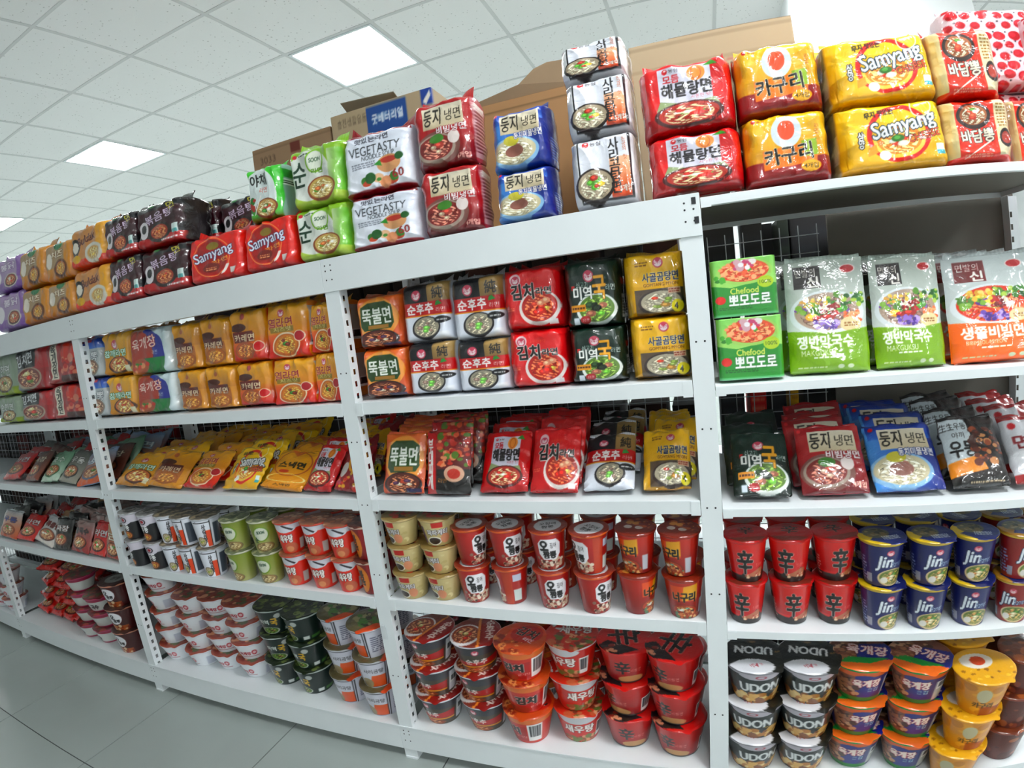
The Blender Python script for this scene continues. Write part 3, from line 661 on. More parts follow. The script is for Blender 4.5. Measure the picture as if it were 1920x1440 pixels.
D('cheese', 'yellow pack lettered Samyang Cheese', (.21, .14), 'block', 'f0c800', [('g', 0, 0, 1, 1, 'e4b400', 'f6d214'), ('o', .55, .5, .3, .42, .16, 'd8281c'), ('b', .55, .4, .24, .26, 'f0d060', 'e8962c', 'f6dc8c', ['d84a2a', 'f4f0e0', '4c8a3a'], 12), tx('Samyang', .6, .6, .6, .3, 'f6f6f6', o='123040', ow=4, b=2, rot=10), tx('CHEESE', .78, .44, .3, .11, 'd85c14', o='2c3a1c', ow=2, rot=10), tx('무지 맛있는', .38, .82, .28, .09, '2c2a20', rot=8), tx('삼양', .19, .45, .055, .24, 'f4f4f4', o='20221c', ow=4, vert=True), ('p', [(.24, .2), (.34, .25), (.33, .38), (.25, .33)], 'e8a01c'), ('e', .4, .2, .055, .075, 'f2f2ea'), ('r', .88, .14, .96, .3, 'e6f2f0'), ('r', .88, .14, .96, .2, '52b4c0'), ('o', .78, .86, .1, .15, .12, 'f8f4d8')], 'd8cfa8', 'f4d010', [('r', 0, 0, 1, 1, 'b4ac88'), ('n', 0, .1, 1, .9, ['8c8468', 'd8d0b0', 'a89c6c'], 14, .18, 4)], depth=.13, res=(140, 100))
D('badam', 'orange red pack with cream side strips', (.15, .14), 'block', 'e0401c', [('r', 0, 0, .12, 1, 'e6d8a8'), ('r', .72, 0, 1, .93, 'ece0bc'), ('r', .0, 0, 1, .07, 'd83418'), ('e', .4, .7, .26, .21, '3c2c28'), ('b', .4, .7, .24, .19, '4a3a34', 'b07048', 'e8d8b8', ['c84a34', 'd86a4a', '5c8a3c', 'e8e4d8'], 14), tx('바담뽕', .42, .38, .5, .2, 'f2ead8', o='241812', ow=3, b=2, rot=3), ('m', .76, .5, .92, .88, 'a8803c', 8, 6), ('e', .86, .33, .1, .15, '3c2824'), ('e', .86, .33, .07, .1, 'b04a38'), ('p', [(.18, .04), (.2, .04), (.62, .28), (.6, .3)], 'fff0e8'), ('m', .18, .04, .6, .1, 'f0a890', 2, 4)], 'cf9a64', 'dc3a18', depth=.12, res=(100, 100))
D('yachae', 'green and white vegetable noodle pack', (.15, .15), 'block', '4cc43a', [('e', .45, .45, .46, .5, 'dfe8e6'), ('g', .0, .0, 1, .12, '6a8a30', '5cbc3c'), tx('야채', .42, .74, .5, .22, '17221c', b=2), tx('라면', .55, .54, .22, .1, 'c84a34', b=0), ('b', .6, .2, .32, .18, '8a4a2c', 'c8a060', 'ecdcae', ['c04a34', '4c8a3a', 'e8e0c0'], 15), ('n', .02, .15, .25, .4, ['3f9a34', 'b04030', '2f7a2c'], 12, .06, 2), ('p', [(.22, .1), (.27, .12), (.48, .45), (.45, .46)], 'f6f6f0')], 'a8c4b8', '4cd03c', [('r', 0, 0, 1, 1, '9cbcb0'), ('r', 0, .75, 1, .9, '2c8a3c'), ('r', 0, .6, 1, .72, 'e8eeea'), ('m', .1, .62, .9, .7, '30503c', 2, 2)], depth=.09)
D('palegreen', 'pale grey green noodle pack', (.2, .15), 'block', '9cab98', [('g', 0, 0, 1, .2, 'a8b82c', '8ca038'), tx('순한면', .45, .6, .6, .25, 'e8ece8', o='4a584a'), ('b', .5, .28, .35, .2, '5c4c3c', 'b89a68', 'e0d0a8', ['b85c38', '5c7a3c'], 16)], '8c9c8c', depth=.1, res=(60, 60))
D('blacklab', 'red pack with black title block', (.2, .15), 'block', 'a8202a', [('r', 0, 0, .35, .55, '8c9094'), ('r', 0, .55, .68, .97, '1c1e24'), tx('김치면', .34, .75, .5, .28, 'eef0f2', rot=8), ('b', .45, .3, .4, .26, 'b8a894', '8a3a2c', 'd8a884', ['6c8a3c', 'c8442c', 'e8d8a0'], 17), ('r', .7, .5, 1, 1, 'b82430')], '9c1c26', '2a1c20', depth=.1, res=(70, 70))
D('redstrip', 'red pack with cream vertical strip', (.18, .15), 'block', 'a81420', [('r', .18, .12, .42, .98, 'e6dfcf'), tx('육개장면', .3, .55, .15, .78, '1c1812', vert=True), ('e', .75, .72, .22, .22, 'd8401c'), ('n', .5, .2, .95, .6, ['c83424', 'e08a70', '8c1420'], 18, .06, 5), ('r', .5, .02, 1, .2, '5a2420')], '7a1018', depth=.1, res=(70, 70))
D('jjam', 'grey pack with blue top', (.13, .15), 'block', 'b8bec0', [('g', 0, .72, 1, 1, '2c7ac8', '1c3c98'), ('r', .2, .88, .6, .95, 'c84a5a'), tx('짬뽕', .5, .52, .75, .24, 'f4f6f6', o='26303a', ow=3), ('b', .5, .25, .38, .2, '8c8474', '8a6048', 'c8a888', ['3c6a34', 'b85a48', 'd8c8b0'], 18)], '9aa0a2', '2c5cb0', depth=.1, res=(70, 80))
D('chamkkae', 'yellow pack with green lettering', (.16, .15), 'block', 'dca428', [('g', 0, 0, 1, 1, 'c8901c', 'e8b838'), ('ot', .5, .7, .1), tx('참깨라면', .5, .5, .75, .16, 'eafaf0', o='1c7a44', ow=3), ('b', .6, .22, .36, .2, '5c3420', 'c87a44', 'ecc47c', ['e8dca8', 'b04a2c'], 19), ('r', .82, .05, .93, .2, 'e0dcc0')], 'c8922c', depth=.1, res=(80, 80))
D('yukgae', 'white pack with blue and green circle', (.2, .15), 'block', 'd4e2e6', [('e', .45, .5, .45, .47, '28389c'), ('r', 0, .0, .45, .98, 'c87c3c'), ('e', .3, .5, .32, .46, 'b04a34'), ('p', [(.3, .0), (.9, .0), (.9, .35), (.3, .35)], '1f8a4c'), ('e', .3, .2, .18, .16, 'b06a4a'), tx('육개장', .42, .68, .6, .25, 'f6e4d8', o='b8242c', ow=3, rot=5), tx('라면', .66, .46, .14, .09, 'e8f0f4', b=0), ('gh', .88, 0, 1, 1, 'c8d8dc', 'e8f0f2'), ('n', .12, .05, .5, .3, ['c8442c', '4c8a3c', 'e0a078'], 14, .05, 7)], 'd6e2e6', 'dc9c4c', depth=.1, res=(90, 80))
D('mustard', 'mustard pack with brown title panel', (.13, .15), 'block', 'd49a24', [('g', 0, .5, 1, 1, 'c88c1c', 'e4b030'), ('r', .1, .1, .85, .48, 'b87838'), ('e', .3, .62, .24, .08, '5c2c1c'), ('r', .12, .4, .8, .56, '6c2f26'), tx('카레면', .46, .42, .6, .14, 'e8d4b4', o='5c2420'), ('b', .5, .2, .34, .16, 'a86a2c', 'b8702c', 'e0a858', ['c88c3c'], 20), ('e', .42, .82, .07, .06, 'b86a3c')], 'd8a01c', 'dcae30', depth=.1, res=(80, 80))
D('mustred', 'mustard pack fading to red', (.14, .15), 'block', 'd49a24', [('g', 0, 0, 1, .5, 'c81c18', 'd8981e'), ('g', 0, .5, 1, 1, 'd8981e', 'e4b030'), ('e', .3, .66, .22, .08, '5c2c1c'), ('r', .15, .38, .7, .58, '7a2f2a'), tx('카레면', .45, .46, .55, .14, 'ecd8b8', o='5c2420'), ('b', .45, .22, .3, .17, 'a8602c', 'b8602c', 'e0a058', ['c87c3c'], 21), ('e', .82, .28, .13, .1, 'c81c24'), ('o', .82, .28, .13, .1, .15, 'f0d8c0'), ('e', .45, .86, .07, .06, 'b85a5c')], 'd0501c', 'dcae30', depth=.1, res=(90, 90))
D('yeolred', 'golden pack with bowl and red base', (.15, .15), 'block', 'e0a024', [('g', 0, 0, 1, .45, 'd01c14', 'e07a1c'), ('g', 0, .45, 1, 1, 'dc9420', 'ecb838'), ('ot', .42, .82, .07), tx('열라면', .4, .64, .6, .2, 'a8243c', o='f0d8a0', ow=2), ('r', .15, .48, .72, .57, '9c8430'), tx('치즈맛', .44, .53, .45, .08, 'efe0a0', b=0), ('e', .5, .24, .34, .23, 'f0dcc0'), ('b', .5, .24, .31, .2, 'c8742c', 'd88c34', 'ecb860', ['4c8a3c', '8a3c28'], 22), ('e', .83, .38, .12, .1, 'b81c30'), ('o', .83, .38, .12, .1, .15, 'f4e0c8')], 'd8702c', 'e4b030', [('r', 0, 0, 1, 1, 'e08c24'), ('r', .1, .2, .8, .9, 'c8c0b8'), ('bc', .1, .2, .8, .4)], depth=.06, res=(100, 100))
D('ttuk', 'orange pack with green square badge', (.14, .14), 'block', 'd8742c', [('g', 0, 0, 1, 1, 'c8602c', 'e07a34'), ('e', .5, .55, .46, .4, 'e8a44c'), ('p', [(.12, .42), (.16, .78), (.3, .86), (.72, .86), (.86, .78), (.88, .45), (.8, .35), (.2, .33)], '35571f'), tx('뚝불면', .5, .6, .64, .3, 'f4f6f0', b=2), ('r', .3, .36, .75, .43, 'a8803c'), ('b', .5, .15, .45, .19, '3c1c18', '6a2c1c', 'c88a64', ['d8c8b0', 'a84a2c', '5c3c5c'], 23), ('r', .6, .02, .95, .08, '3a3060')], 'b8502c', 'd86a34', depth=.1)
SUN = [('r', 0, .66, .6, 1, '17171f'), ('r', .6, .66, 1, 1, 'a98d58'), ('g', .6, .66, 1, 1, '94784a', 'bfa36c'), ('ot', .36, .78, .095), tx('純', .8, .8, .2, .2, '1c1812', b=1), ('r', 0, .44, 1, .66, 'c0141e'), tx('순후추', .42, .55, .55, .17, 'f4f0ee', b=2), tx('라면', .84, .51, .18, .08, 'f0e4e0', b=0), ('p', [(.74, .58), (.88, .6), (.82, .66), (.76, .65)], '3c9a48'), ('r', 0, .42, 1, .44, 'e0a030'), ('r', 0, 0, 1, .42, 'dfe3ec'), ('b', .52, .22, .3, .2, '38343a', 'a8a290', 'c8c0aa', ['8a7468', '7cb85a', '9a8478'], 24), ('e', .84, .34, .15, .06, '2c2c30'), ('m', .74, .32, .94, .36, 'd8d8d8', 1, 2), ('r', .82, .05, .96, .14, 'e8eaee')]
D('sun', 'black, gold and red pepper noodle pack', (.14, .145), 'block', 'dfe3ec', SUN, 'd8dce4', 'e8eaee', depth=.1, res=(104, 104))
D('kimchi', 'red kimchi pack with white bowl', (.14, .145), 'block', 'd40f1c', [('g', 0, 0, 1, 1, 'c00c18', 'dc1420'), ('b', .64, .32, .36, .29, 'e4dad6', 'b82c1c', 'e87a50', ['e0c060', 'd84a2c', 'c02c1c', 'e8a080'], 25), ('e', .25, .8, .1, .1, 'e8c8cc'), ('ot', .25, .79, .075), tx('사각사각!', .55, .78, .28, .06, 'e87030', b=0), tx('김치', .36, .6, .4, .24, '17110f', o='f2e6e2', ow=3, b=3), tx('라면', .74, .58, .27, .12, '17110f', o='f2e6e2', ow=2, b=1), ('m', .05, .3, .2, .36, 'e88060', 2, 4), ('r', .8, .04, .94, .12, 'ece8e8')], 'c00c18', 'd41420', depth=.1, res=(104, 104))
MIY = [('g', 0, 0, 1, 1, '0a2a20', '0f3a2c'), ('b', .58, .24, .38, .24, 'dfe4e0', '6a8a3c', '9ab85a', ['b07a5c', 'a8705a', '2c4a24', '7cc04a', '20301c'], 26), ('ot', .48, .74, .1), ('r', .14, .55, .2, .62, 'c8281c'), tx('쇠고기', .34, .62, .22, .1, 'f0f0ec', b=0), tx('미역', .34, .5, .34, .19, 'f6f6f2', o='0c2018', b=2), tx('국', .66, .56, .24, .34, 'e8b020', o='241c08', b=3), tx('라면', .86, .55, .16, .09, 'f0f0ec', b=0), ('r', .1, .23, .38, .33, 'e0a01c'), ('m', .12, .25, .36, .31, '6a3c10', 1, 3), ('r', .14, .04, .24, .14, 'd8e0e8'), ('e', .36, .1, .1, .06, 'b01c24'), tx('2인분', .36, .1, .13, .05, 'f0e8e8', b=0)]
D('miyeok', 'dark green seaweed soup pack', (.13, .145), 'block', '0c2e24', MIY, '0c241c', '0c3024', [('r', 0, 0, 1, 1, '0d2c22'), ('r', .2, .1, .8, .45, 'c8ccc8'), ('m', .25, .14, .75, .4, '3c4c44', 6, 3), ('r', .3, .6, .7, .7, 'c84a2c')], depth=.1, res=(100, 104))
GOM = [('g', 0, 0, 1, 1, 'd8a810', 'f0c420'), ('r', .0, .0, .1, .38, 'd8b040'), ('r', .16, .02, 1, .42, '6a5a4a'), ('b', .6, .2, .4, .2, '4a3c38', 'b8b09c', 'ccc4b0', ['8aa04a', 'c84a2c', 'b8904c', '98a860'], 27), ('ot', .6, .82, .09), tx('사골곰탕면', .62, .6, .62, .14, '1f2a5c', o='f0e8c8', ow=2), tx('GOMTANG MYON', .62, .48, .6, .05, '6a3c10', b=0), ('e', .88, .13, .1, .1, 'e8dc1c'), tx('4', .86, .13, .06, .1, '1c1c10'), ('r', .74, .33, .95, .42, 'd8b89c'), ('m', .75, .34, .94, .41, '9c3c2c', 2, 3), ('m', .2, .78, .42, .86, '8a5c10', 2, 4)]
D('gom', 'yellow beef broth noodle pack', (.13, .145), 'block', 'e4b418', GOM, 'b88c20', 'ecc028', depth=.1, res=(96, 104))
D('chefood', 'green tray pack of tomato pasta', (.14, .135), 'tray', '3fa83c', [('g', 0, .5, 1, 1, 'a8d878', '8ed06c'), ('p', [(0, .56), (.3, .5), (.75, .58), (1, .52), (1, 0), (0, 0)], '2f9638'), ('b', .52, .76, .42, .22, 'a8d070', 'd8602c', 'f0a070', ['e03c24', 'd84a30', '5aa838'], 28), ('n', .16, .64, .88, .9, ['f0a070', 'e8744c', 'f4b888', 'd8502c'], 60, .03, 71), ('n', .34, .82, .66, .95, ['ece4e2', 'f6f0f4', 'd8b0b8', 'c8507c'], 22, .045, 72), ('n', .06, .6, .2, .7, ['3c8a2c', '5cb040', 'e8e0e4'], 8, .035, 73), tx('Chefood', .5, .44, .42, .1, 'd8e070'), tx('뽀모도로', .57, .28, .62, .17, 'f6faf4', o='2c6a34', b=2), ('e', .82, .56, .12, .1, 'b8d02c'), tx('100%', .82, .56, .17, .06, '3c5c10', b=0), ('e', .13, .3, .08, .07, 'd83024'), ('m', .1, .12, .6, .18, '1c6a2c', 2, 3), ('g', 0, 0, 1, .05, '9cccb0', '4cb060')], '4aa04a', 'a4d47c', depth=.12, noun='pasta_pack', cat='pasta pack')
def BAN(lab, base, name, eng, bseed, tops, soup, nood, bg):
    return [('g', 0, .3, 1, 1, 'd6dcd8', bg), ('r', .12, .75, .46, .95, lab), tx('면발의', .27, .89, .25, .075, 'f0eae4', b=0), tx('신', .36, .805, .14, .09, 'f4f0ea', b=2), ('e', .8, .9, .1, .04, 'c01c2c'), ('o', .8, .9, .1, .04, .16, 'f0e0dc'), ('b', .5, .52, .46, .2, 'e2e8ea', soup, nood, tops, bseed), ('n', .12, .52, .4, .62, [tops[0], '5c8a34', '8cb44a'], 26, .03, bseed + 1), ('n', .5, .58, .95, .68, ['4c8a34', '2f6a2c', 'b8d060', '6c9c3c'], 30, .034, bseed + 2), ('n', .42, .5, .66, .6, ['9c1c1c', 'c0302c', '7c1418', 'e0d8c0'], 34, .022, bseed + 3), ('n', .34, .38, .64, .46, ['7a58b0', '9c7cc8', '5c3c90', 'c8b0e0'], 40, .024, bseed + 4), ('n', .72, .44, .92, .52, ['e8804c', 'd8602c', 'f0b080'], 20, .024, bseed + 5), ('n', .2, .58, .5, .66, ['e8c44c', 'f0d880', 'd8a83c'], 26, .022, bseed + 6), ('e', .78, .41, .13, .065, 'e4d4a8'), ('m', .7, .39, .86, .43, '9c6a34', 2, 3), ('p', [(0, 0), (1, 0), (1, .38), (.6, .34), (0, .38)], base), tx(name, .45, .27, .68, .11, 'f6f8f2', b=2), tx(eng, .36, .175, .42, .05, 'eef4e4', b=0), ('m', .3, .12, .62, .145, 'e4ecd4', 1, 5), ('m', .1, .04, .45, .06, 'd8e4c0', 1, 6), ('e', .62, .05, .04, .018, 'dce8c8'), ('e', .74, .05, .04, .018, 'dce8c8')]
D('makguk', 'green and silver buckwheat noodle pouch', (.165, .24), 'pouch', '8eb412', BAN('2c211e', '86ad10', '쟁반막국수', 'MAKGUKSU', 30, ['8a5cb0', '8a5cb0', 'e4b43c', '5c9a3c', 'a82c24', '3c7a2c', 'f0f0ee'], 'b8a494', '8a6a60', 'b4bdb4'), '7a9a14', 'b8c4bc', depth=.055, res=(110, 150), noun='noodle_pouch', cat='noodle pouch')
D('bibim', 'orange and silver chewy noodle pouch', (.19, .23), 'pouch', 'ee7c24', BAN('7c1c20', 'ec7a22', '생쫄비빔면', 'BIBIMJJOL-MYEON', 31, ['7cb03c', 'a8c84c', '6a3c8a', 'f0c84c', 'f6f2ea'], 'd84a24', 'f07a44', 'c8d0d0'), 'd86a24', 'c4cccc', depth=.055, res=(120, 150), noun='noodle_pouch', cat='noodle pouch')
# single packs, shown leaning
S1 = dict(depth=.034)
SZ = (.135, .185)
def single(key, src, look): 
    s = DES[src]; D(key, look, SZ, 'pillow', s['bg'], s['ops'], s['side'], s['topcol'], depth=.034, res=(80, 90))
single('ttuk1', 'ttuk', 'single orange packet with green badge'); single('haemul1', 'haemul', 'single red packet with silver panel')
single('kimchi1', 'kimchi', 'single red kimchi packet'); single('sun1', 'sun', 'single pepper noodle packet')
single('gom1', 'gom', 'single yellow broth packet'); single('miyeok1', 'miyeok', 'single dark green seaweed packet')
single('dunred1', 'dunred', 'flat crimson cold noodle packet'); single('dunblue1', 'dunblue', 'flat blue cold noodle packet')
single('chamkkae1', 'chamkkae', 'single yellow packet, green lettering'); single('mustard1', 'mustard', 'single mustard curry packet')
single('yeolred1', 'yeolred', 'single golden packet, red base'); single('samyel1', 'cheese', 'single yellow Samyang-lettered packet')
DES['samyel1']['look'] = 'single yellow packet, white bold lettering'; DES['cheese']['look'] = 'yellow pack with bold cheese lettering'
DES['samred']['look'] = 'bright red pack, white bold lettering'; DES['orangebul']['look'] = 'orange pack with round white bowl'
D('budae', 'dark red army stew packet', SZ, 'pillow', 'a81c18', [('g', 0, 0, 1, 1, '3a1414', 'b02418'), ('r', 0, 0, .25, 1, 'c41820'), tx('부대찌개', .12, .48, .13, .8, 'f4ece8', vert=True, b=2), ('n', .3, .45, 1, .98, ['c83c24', 'd86a44', '8c241c', 'e09a70', '6a8a34'], 60, .06, 8), ('r', .28, 0, 1, .4, '1e1412'), ('e', .66, .33, .22, .13, 'd8b098'), ('e', .66, .33, .14, .08, 'c0402c'), tx('라면', .4, .22, .18, .07, 'e0a02c', b=0)], '501410', 'a01c18', depth=.034, res=(80, 90))
D('yaki', 'dark udon packet with white label', SZ, 'pillow', '281c1a', [('p', [(.0, .25), (.5, .3), (.45, .95), (.02, .95)], 'd4dce0'), tx('生生우동', .23, .84, .42, .11, '1f1a1a', b=0), tx('야끼', .27, .7, .2, .09, '2a2424', b=0), tx('우동', .3, .5, .42, .22, '14100e', b=2), ('p', [(0, .12), (.62, .2), (.56, .4), (.02, .33)], 'e89a24'), ('n', .45, .3, 1, .8, ['a85c34', '7a3c24', 'd8a070', '5c2c1c'], 50, .055, 9), ('r', 0, 0, 1, .1, '1c1614'), ('m', .3, .03, .9, .07, 'c8b89c', 1, 4), ('r', .5, .85, .98, .95, '3a2420')], '1c1412', '2a1a18', depth=.04, res=(80, 90))
D('snack1', 'single yellow snack noodle packet', SZ, 'pillow', 'e0a41c', [('g', 0, 0, 1, 1, 'dc9a14', 'ecb428'), ('o', .5, .6, .42, .34, .06, 'b8603c'), ('p', [(.3, .95), (.7, .95), (.5, .78)], 'd87c2c'), tx('스낵면', .5, .55, .6, .16, '1c1810', b=2), ('e', .4, .38, .12, .04, 'c8401c'), ('o', .5, .22, .46, .1, .1, 'f6e8a8'), tx('스낵면', .5, .06, .4, .05, '2c2010', b=0)], 'd09818', 'e8b024', depth=.034, res=(70, 80))
D('darkred1', 'single dark red packet, yellow swirl', SZ, 'pillow', '9c1024', [('o', .6, .6, .32, .25, .25, 'e0a818'), ('e', .6, .6, .2, .16, '2c140c'), ('e', .2, .4, .15, .16, 'e0dcd8'), ('n', 0, .05, 1, .35, ['d8402c', 'e0b03c', 'c8607c', 'a82030'], 34, .06, 11)], '7c1020', depth=.034, res=(60, 70))
D('redwhite', 'dark red packet with white panel', SZ, 'pillow', 'a81820', [('r', 0, .1, .6, .9, 'dcdce0'), ('e', .2, .8, .07, .05, 'c8182a'), tx('면', .3, .55, .3, .2, '8c1c24')], '8c141c', depth=.04, res=(50, 60))
def small(key, look, bg, c2, c3, txt, tc, sd):
    D(key, look, (.15, .17), 'pillow', bg, [('g', 0, 0, 1, 1, c2, bg), tx(txt, .5, .66, .7, .18, tc, o=c3), ('b', .5, .3, .36, .2, c3, 'b06a44', 'e0b488', ['c84a34', '5c8a3c', 'e8dcc0'], sd)], bg, depth=.036, res=(50, 56))
small('redw1', 'small red packet, white lettering', 'b82024', 'd03424', '4a1418', '라면', 'f0e8e8', 41)
small('brownf1', 'small brown packet, cream lettering', '6c5048', '8c4a30', '38241c', '짜장', 'ece0c8', 42)
small('greenf1', 'small green and white packet', '7ca88c', 'c8d8c8', '2c6a40', '국수', 'f4faf4', 43)
small('greyf1', 'small grey packet with dark bowl', '6c706c', 'a8a498', '2c2c28', '우동', 'f0f0ec', 44)
small('bluef1', 'small pale blue packet, orange foot', '9ab4d4', 'd86a2c', '5c7898', '냉면', 'f6fafc', 45)
small('whiteblue1', 'small white packet, blue lettering', 'c8ccd0', 'c8602c', '8c5030', '우동', '2c4c9c', 46)
small('pouchwhite1', 'small white packet with noodle picture', 'd8dade', 'e0d8d0', '5c3428', '볶음면', '8c2c2c', 47)
small('blackf1', 'small black packet, white lettering', '1a1a1e', '38241c', '602c1c', '짜장', 'f0f0f0', 48)
small('sanred1', 'small silver and red packet', '9c8c88', 'a83430', '4c2c28', '쌀국수', '3a3438', 49)
small('tan1', 'small tan packet with red corner', 'b89c6c', 'a83424', '4c3420', '면', 'f4e8d0', 50)

# ---- cups: body print (front is the middle of the wrap) and lid print
CUPD = {}
def C(key, look, rt, rb, h, bg, ops, rim, lidbg, lidops, cat='noodle cup', noun='noodle_cup', res=(150, 56)):
    CUPD[key] = dict(look=look, rt=rt, rb=rb, h=h, bg=bg, ops=ops, rim=rim, lidbg=lidbg, lidops=lidops, cat=cat, noun=noun, res=res)
sm = (.046, .034, .107)
C('shincup', 'red cup with black hanja', *sm, 'd01a1a', [('g', 0, .25, 1, 1, 'c01418', 'dc2a1c'), ('p', [(0, 0), (1, 0), (1, .2), (.7, .2), (.62, .38), (.55, .2), (.5, .12), (.47, .26), (.44, .18), (0, .22)], '2c2624'), ('p', [(.47, .16), (.62, .36), (.66, .36), (.66, .12)], 'b87858'), tx('辛', .48, .53, .13, .62, '14100f', o='f0d8d0', ow=2, b=3), tx('신라면', .61, .45, .06, .09, 'f0d0c0', b=0), ('n', .5, .1, .66, .22, ['d89878', 'b04a34', 'e8c8a8'], 14, .012, 3), ('bc', .08, .1, .16, .5), ('m', .18, .1, .3, .6, 'e8b0a8', 7, 4)], 'd83028', 'b81418', [tx('辛', .5, .6, .36, .4, '1c0c0c', o='e0a898', b=3), ('p', [(.1, .2), (.9, .3), (.8, .1), (.4, .0)], '8c3c2c')])
JIN = [('r', .41, 0, .6, .4, '1f2a6c'), ('b', .54, .22, .14, .22, 'd8c49c', '7a8a4c', 'c8b070', ['c88a5c', '4c7a30', 'e0d0a8'], 61), ('ot', .5, .83, .03), tx('Jin', .46, .58, .13, .36, 'eef4fa', o='1a1d4c', ow=3, b=2, sh=.15), tx('Ramen', .57, .56, .1, .15, 'c8e0f0', o='1a1d4c', ow=1, b=0, rot=6), ('e', .46, .16, .035, .08, 'e8e4dc'), ('r', .3, .08, .35, .3, 'a8a8b8'), ('bc', .08, .1, .16, .5), ('m', .18, .1, .3, .7, 'a8b4d8', 8, 4)]
LJ = lambda c: [('e', .5, .5, .5, .5, '26306c'), ('p', [(0, .0), (.45, .0), (.3, .5), (0, .8)], c), ('p', [(.15, .3), (.45, .05), (1, .45), (.75, .9)], '26387c'), ('e', .42, .62, .27, .25, '6c6a58'), ('n', .25, .4, .6, .8, ['a8a080', '4a4a3c', '8a7a50'], 30, .05, 3), ('m', .45, .25, .8, .45, 'e8eef4', 4, 3)]
C('jincup', 'dark blue cup with white script', *sm, '1f2a6c', [('r', 0, 0, 1, 1, '222c70')] + JIN, 'c8b04c', '26306c', LJ('d4b828'))
C('jinredcup', 'brick red cup with white script', *sm, '98241f', [('r', 0, 0, 1, 1, '98241f')] + [(o if o[-1] != '1f2a6c' else o[:-1] + ('98241f',)) for o in JIN], 'd8b84c', '8c3a2c', LJ('a8802c'))
C('neocup', 'red cup with yellow flag', *sm, 'c03418', [('g', 0, 0, 1, 1, '8c1c14', 'c83a20'), ('r', .38, .5, .62, .9, 'e0641c'), ('p', [(.48, .5), (.62, .55), (.62, .95), (.5, .9)], 'e8b020'), tx('너구리', .5, .6, .2, .26, '17110c', o='e8c890', ow=1, b=2), ('b', .5, .2, .14, .2, '8c3a1c', 'b84a20', 'e8b878', ['7a9a8a', 'd87038', 'e8e0c8'], 62), ('n', .38, .02, .64, .22, ['a8502c', 'd88850', '5c2418', 'e8c088', '6c8a6c'], 46, .016, 72), ('r', .66, .1, .72, .5, 'c8c8d0'), ('bc', .08, .1, .16, .5)], 'a83c20', '8c3418', [('e', .35, .4, .1, .09, 'e0d4cc'), ('e', .6, .5, .1, .09, 'e0d4cc'), ('n', .1, .6, .9, .9, ['c86a2c', '8c3018', 'e0a050'], 26, .06, 5)])
C('ojcup', 'red cup with white octagon', *sm, 'b82a20', [('g', 0, 0, 1, 1, '9c241c', 'c02c22'), ('n', .36, .02, .64, .4, ['9c7a6c', 'd8c0a8', '5c3428', 'b06a58', 'e8dccc'], 60, .02, 7), ('p', [(.43, .3), (.57, .3), (.61, .45), (.61, .75), (.57, .88), (.43, .88), (.39, .75), (.39, .45)], 'f0eef2'), tx('오', .45, .7, .075, .26, '1a1618', b=3), tx('징어', .54, .7, .06, .15, '2a2628', b=0), tx('짬뽕', .5, .44, .13, .2, '1a1618', b=2), ('r', .66, 0, .75, 1, 'c05030'), ('r', .76, .1, .85, .45, 'd8e0dc'), ('r', .76, .7, .85, .9, 'ccd0e0')], 'e0742c', '9c4430', [('e', .5, .5, .34, .36, 'dcdadc'), tx('오징어', .5, .6, .4, .16, '2a2426'), tx('짬뽕', .5, .4, .3, .16, '2a2426')])
C('beigecup', 'short cream noodle cup', .05, .036, .08, 'cdbd8c', [('g', 0, 0, 1, 1, 'b8a878', 'd8c898'), ('n', 0, .1, 1, .9, ['d8cc9c', 'c0b07c'], 40, .02, 3), tx('짜파게티', .5, .58, .2, .24, 'f4f2ee', o='3c3040', ow=2), ('r', .46, .78, .56, 1, 'c83424'), ('e', .46, .22, .08, .18, 'e8e4d8'), ('e', .46, .22, .065, .14, '463028'), ('r', .3, .1, .36, .8, '6c5480'), ('e', .58, .3, .05, .2, 'd89a78')], 'd8c494', 'a08a58', [('n', .2, .2, .8, .8, ['5c4028', 'b89a60', 'c84a30', '8c7040'], 40, .08, 3)])
C('udoncup', 'black and white udon cup', *sm, '26242c', [('r', 0, .7, 1, 1, 'ddd8e2'), ('e', .5, .75, .12, .14, 'ddd8e2'), ('o', .5, .8, .06, .12, .3, '3c2430'), ('e', .5, .8, .03, .06, 'a82c3c'), tx('우동', .5, .5, .13, .26, 'f0f0f0', b=2), ('b', .5, .18, .1, .17, '5c3c24', 'a85c2c', 'd8a05c', ['c8602c', 'd8b03c'], 63)], 'd8d8dc', '9c9a98', [('e', .5, .5, .3, .3, '5c5a58'), ('n', .2, .2, .8, .8, ['c8c4c0', '74706c'], 30, .07, 4)])
SARI = [('r', .44, .04, .46, .96, '20202a'), ('r', .4, .03, .62, .95, 'eceef6'), ('r', .56, .03, .62, .62, 'e05a1c'), ('r', .62, .03, .63, .97, '20202a'), ('r', .4, .9, .63, .93, '20202a'), tx('사리곰탕', .54, .52, .045, .66, '1c1a22', vert=True, b=1), ('b', .47, .22, .07, .18, '6c645c', 'b8a888', 'd8ccac', ['8c9a3c', 'd8c05c'], 64), ('r', .66, .1, .8, .85, '5c6470')]
C('saricup', 'white cup with orange corner', *sm, 'e6e8f0', SARI, 'd4d6dc', '8c8478', [('e', .5, .5, .42, .42, '6c6258'), ('n', .15, .2, .85, .8, ['a89c84', '4a3c34', 'c8b898'], 40, .07, 5)])
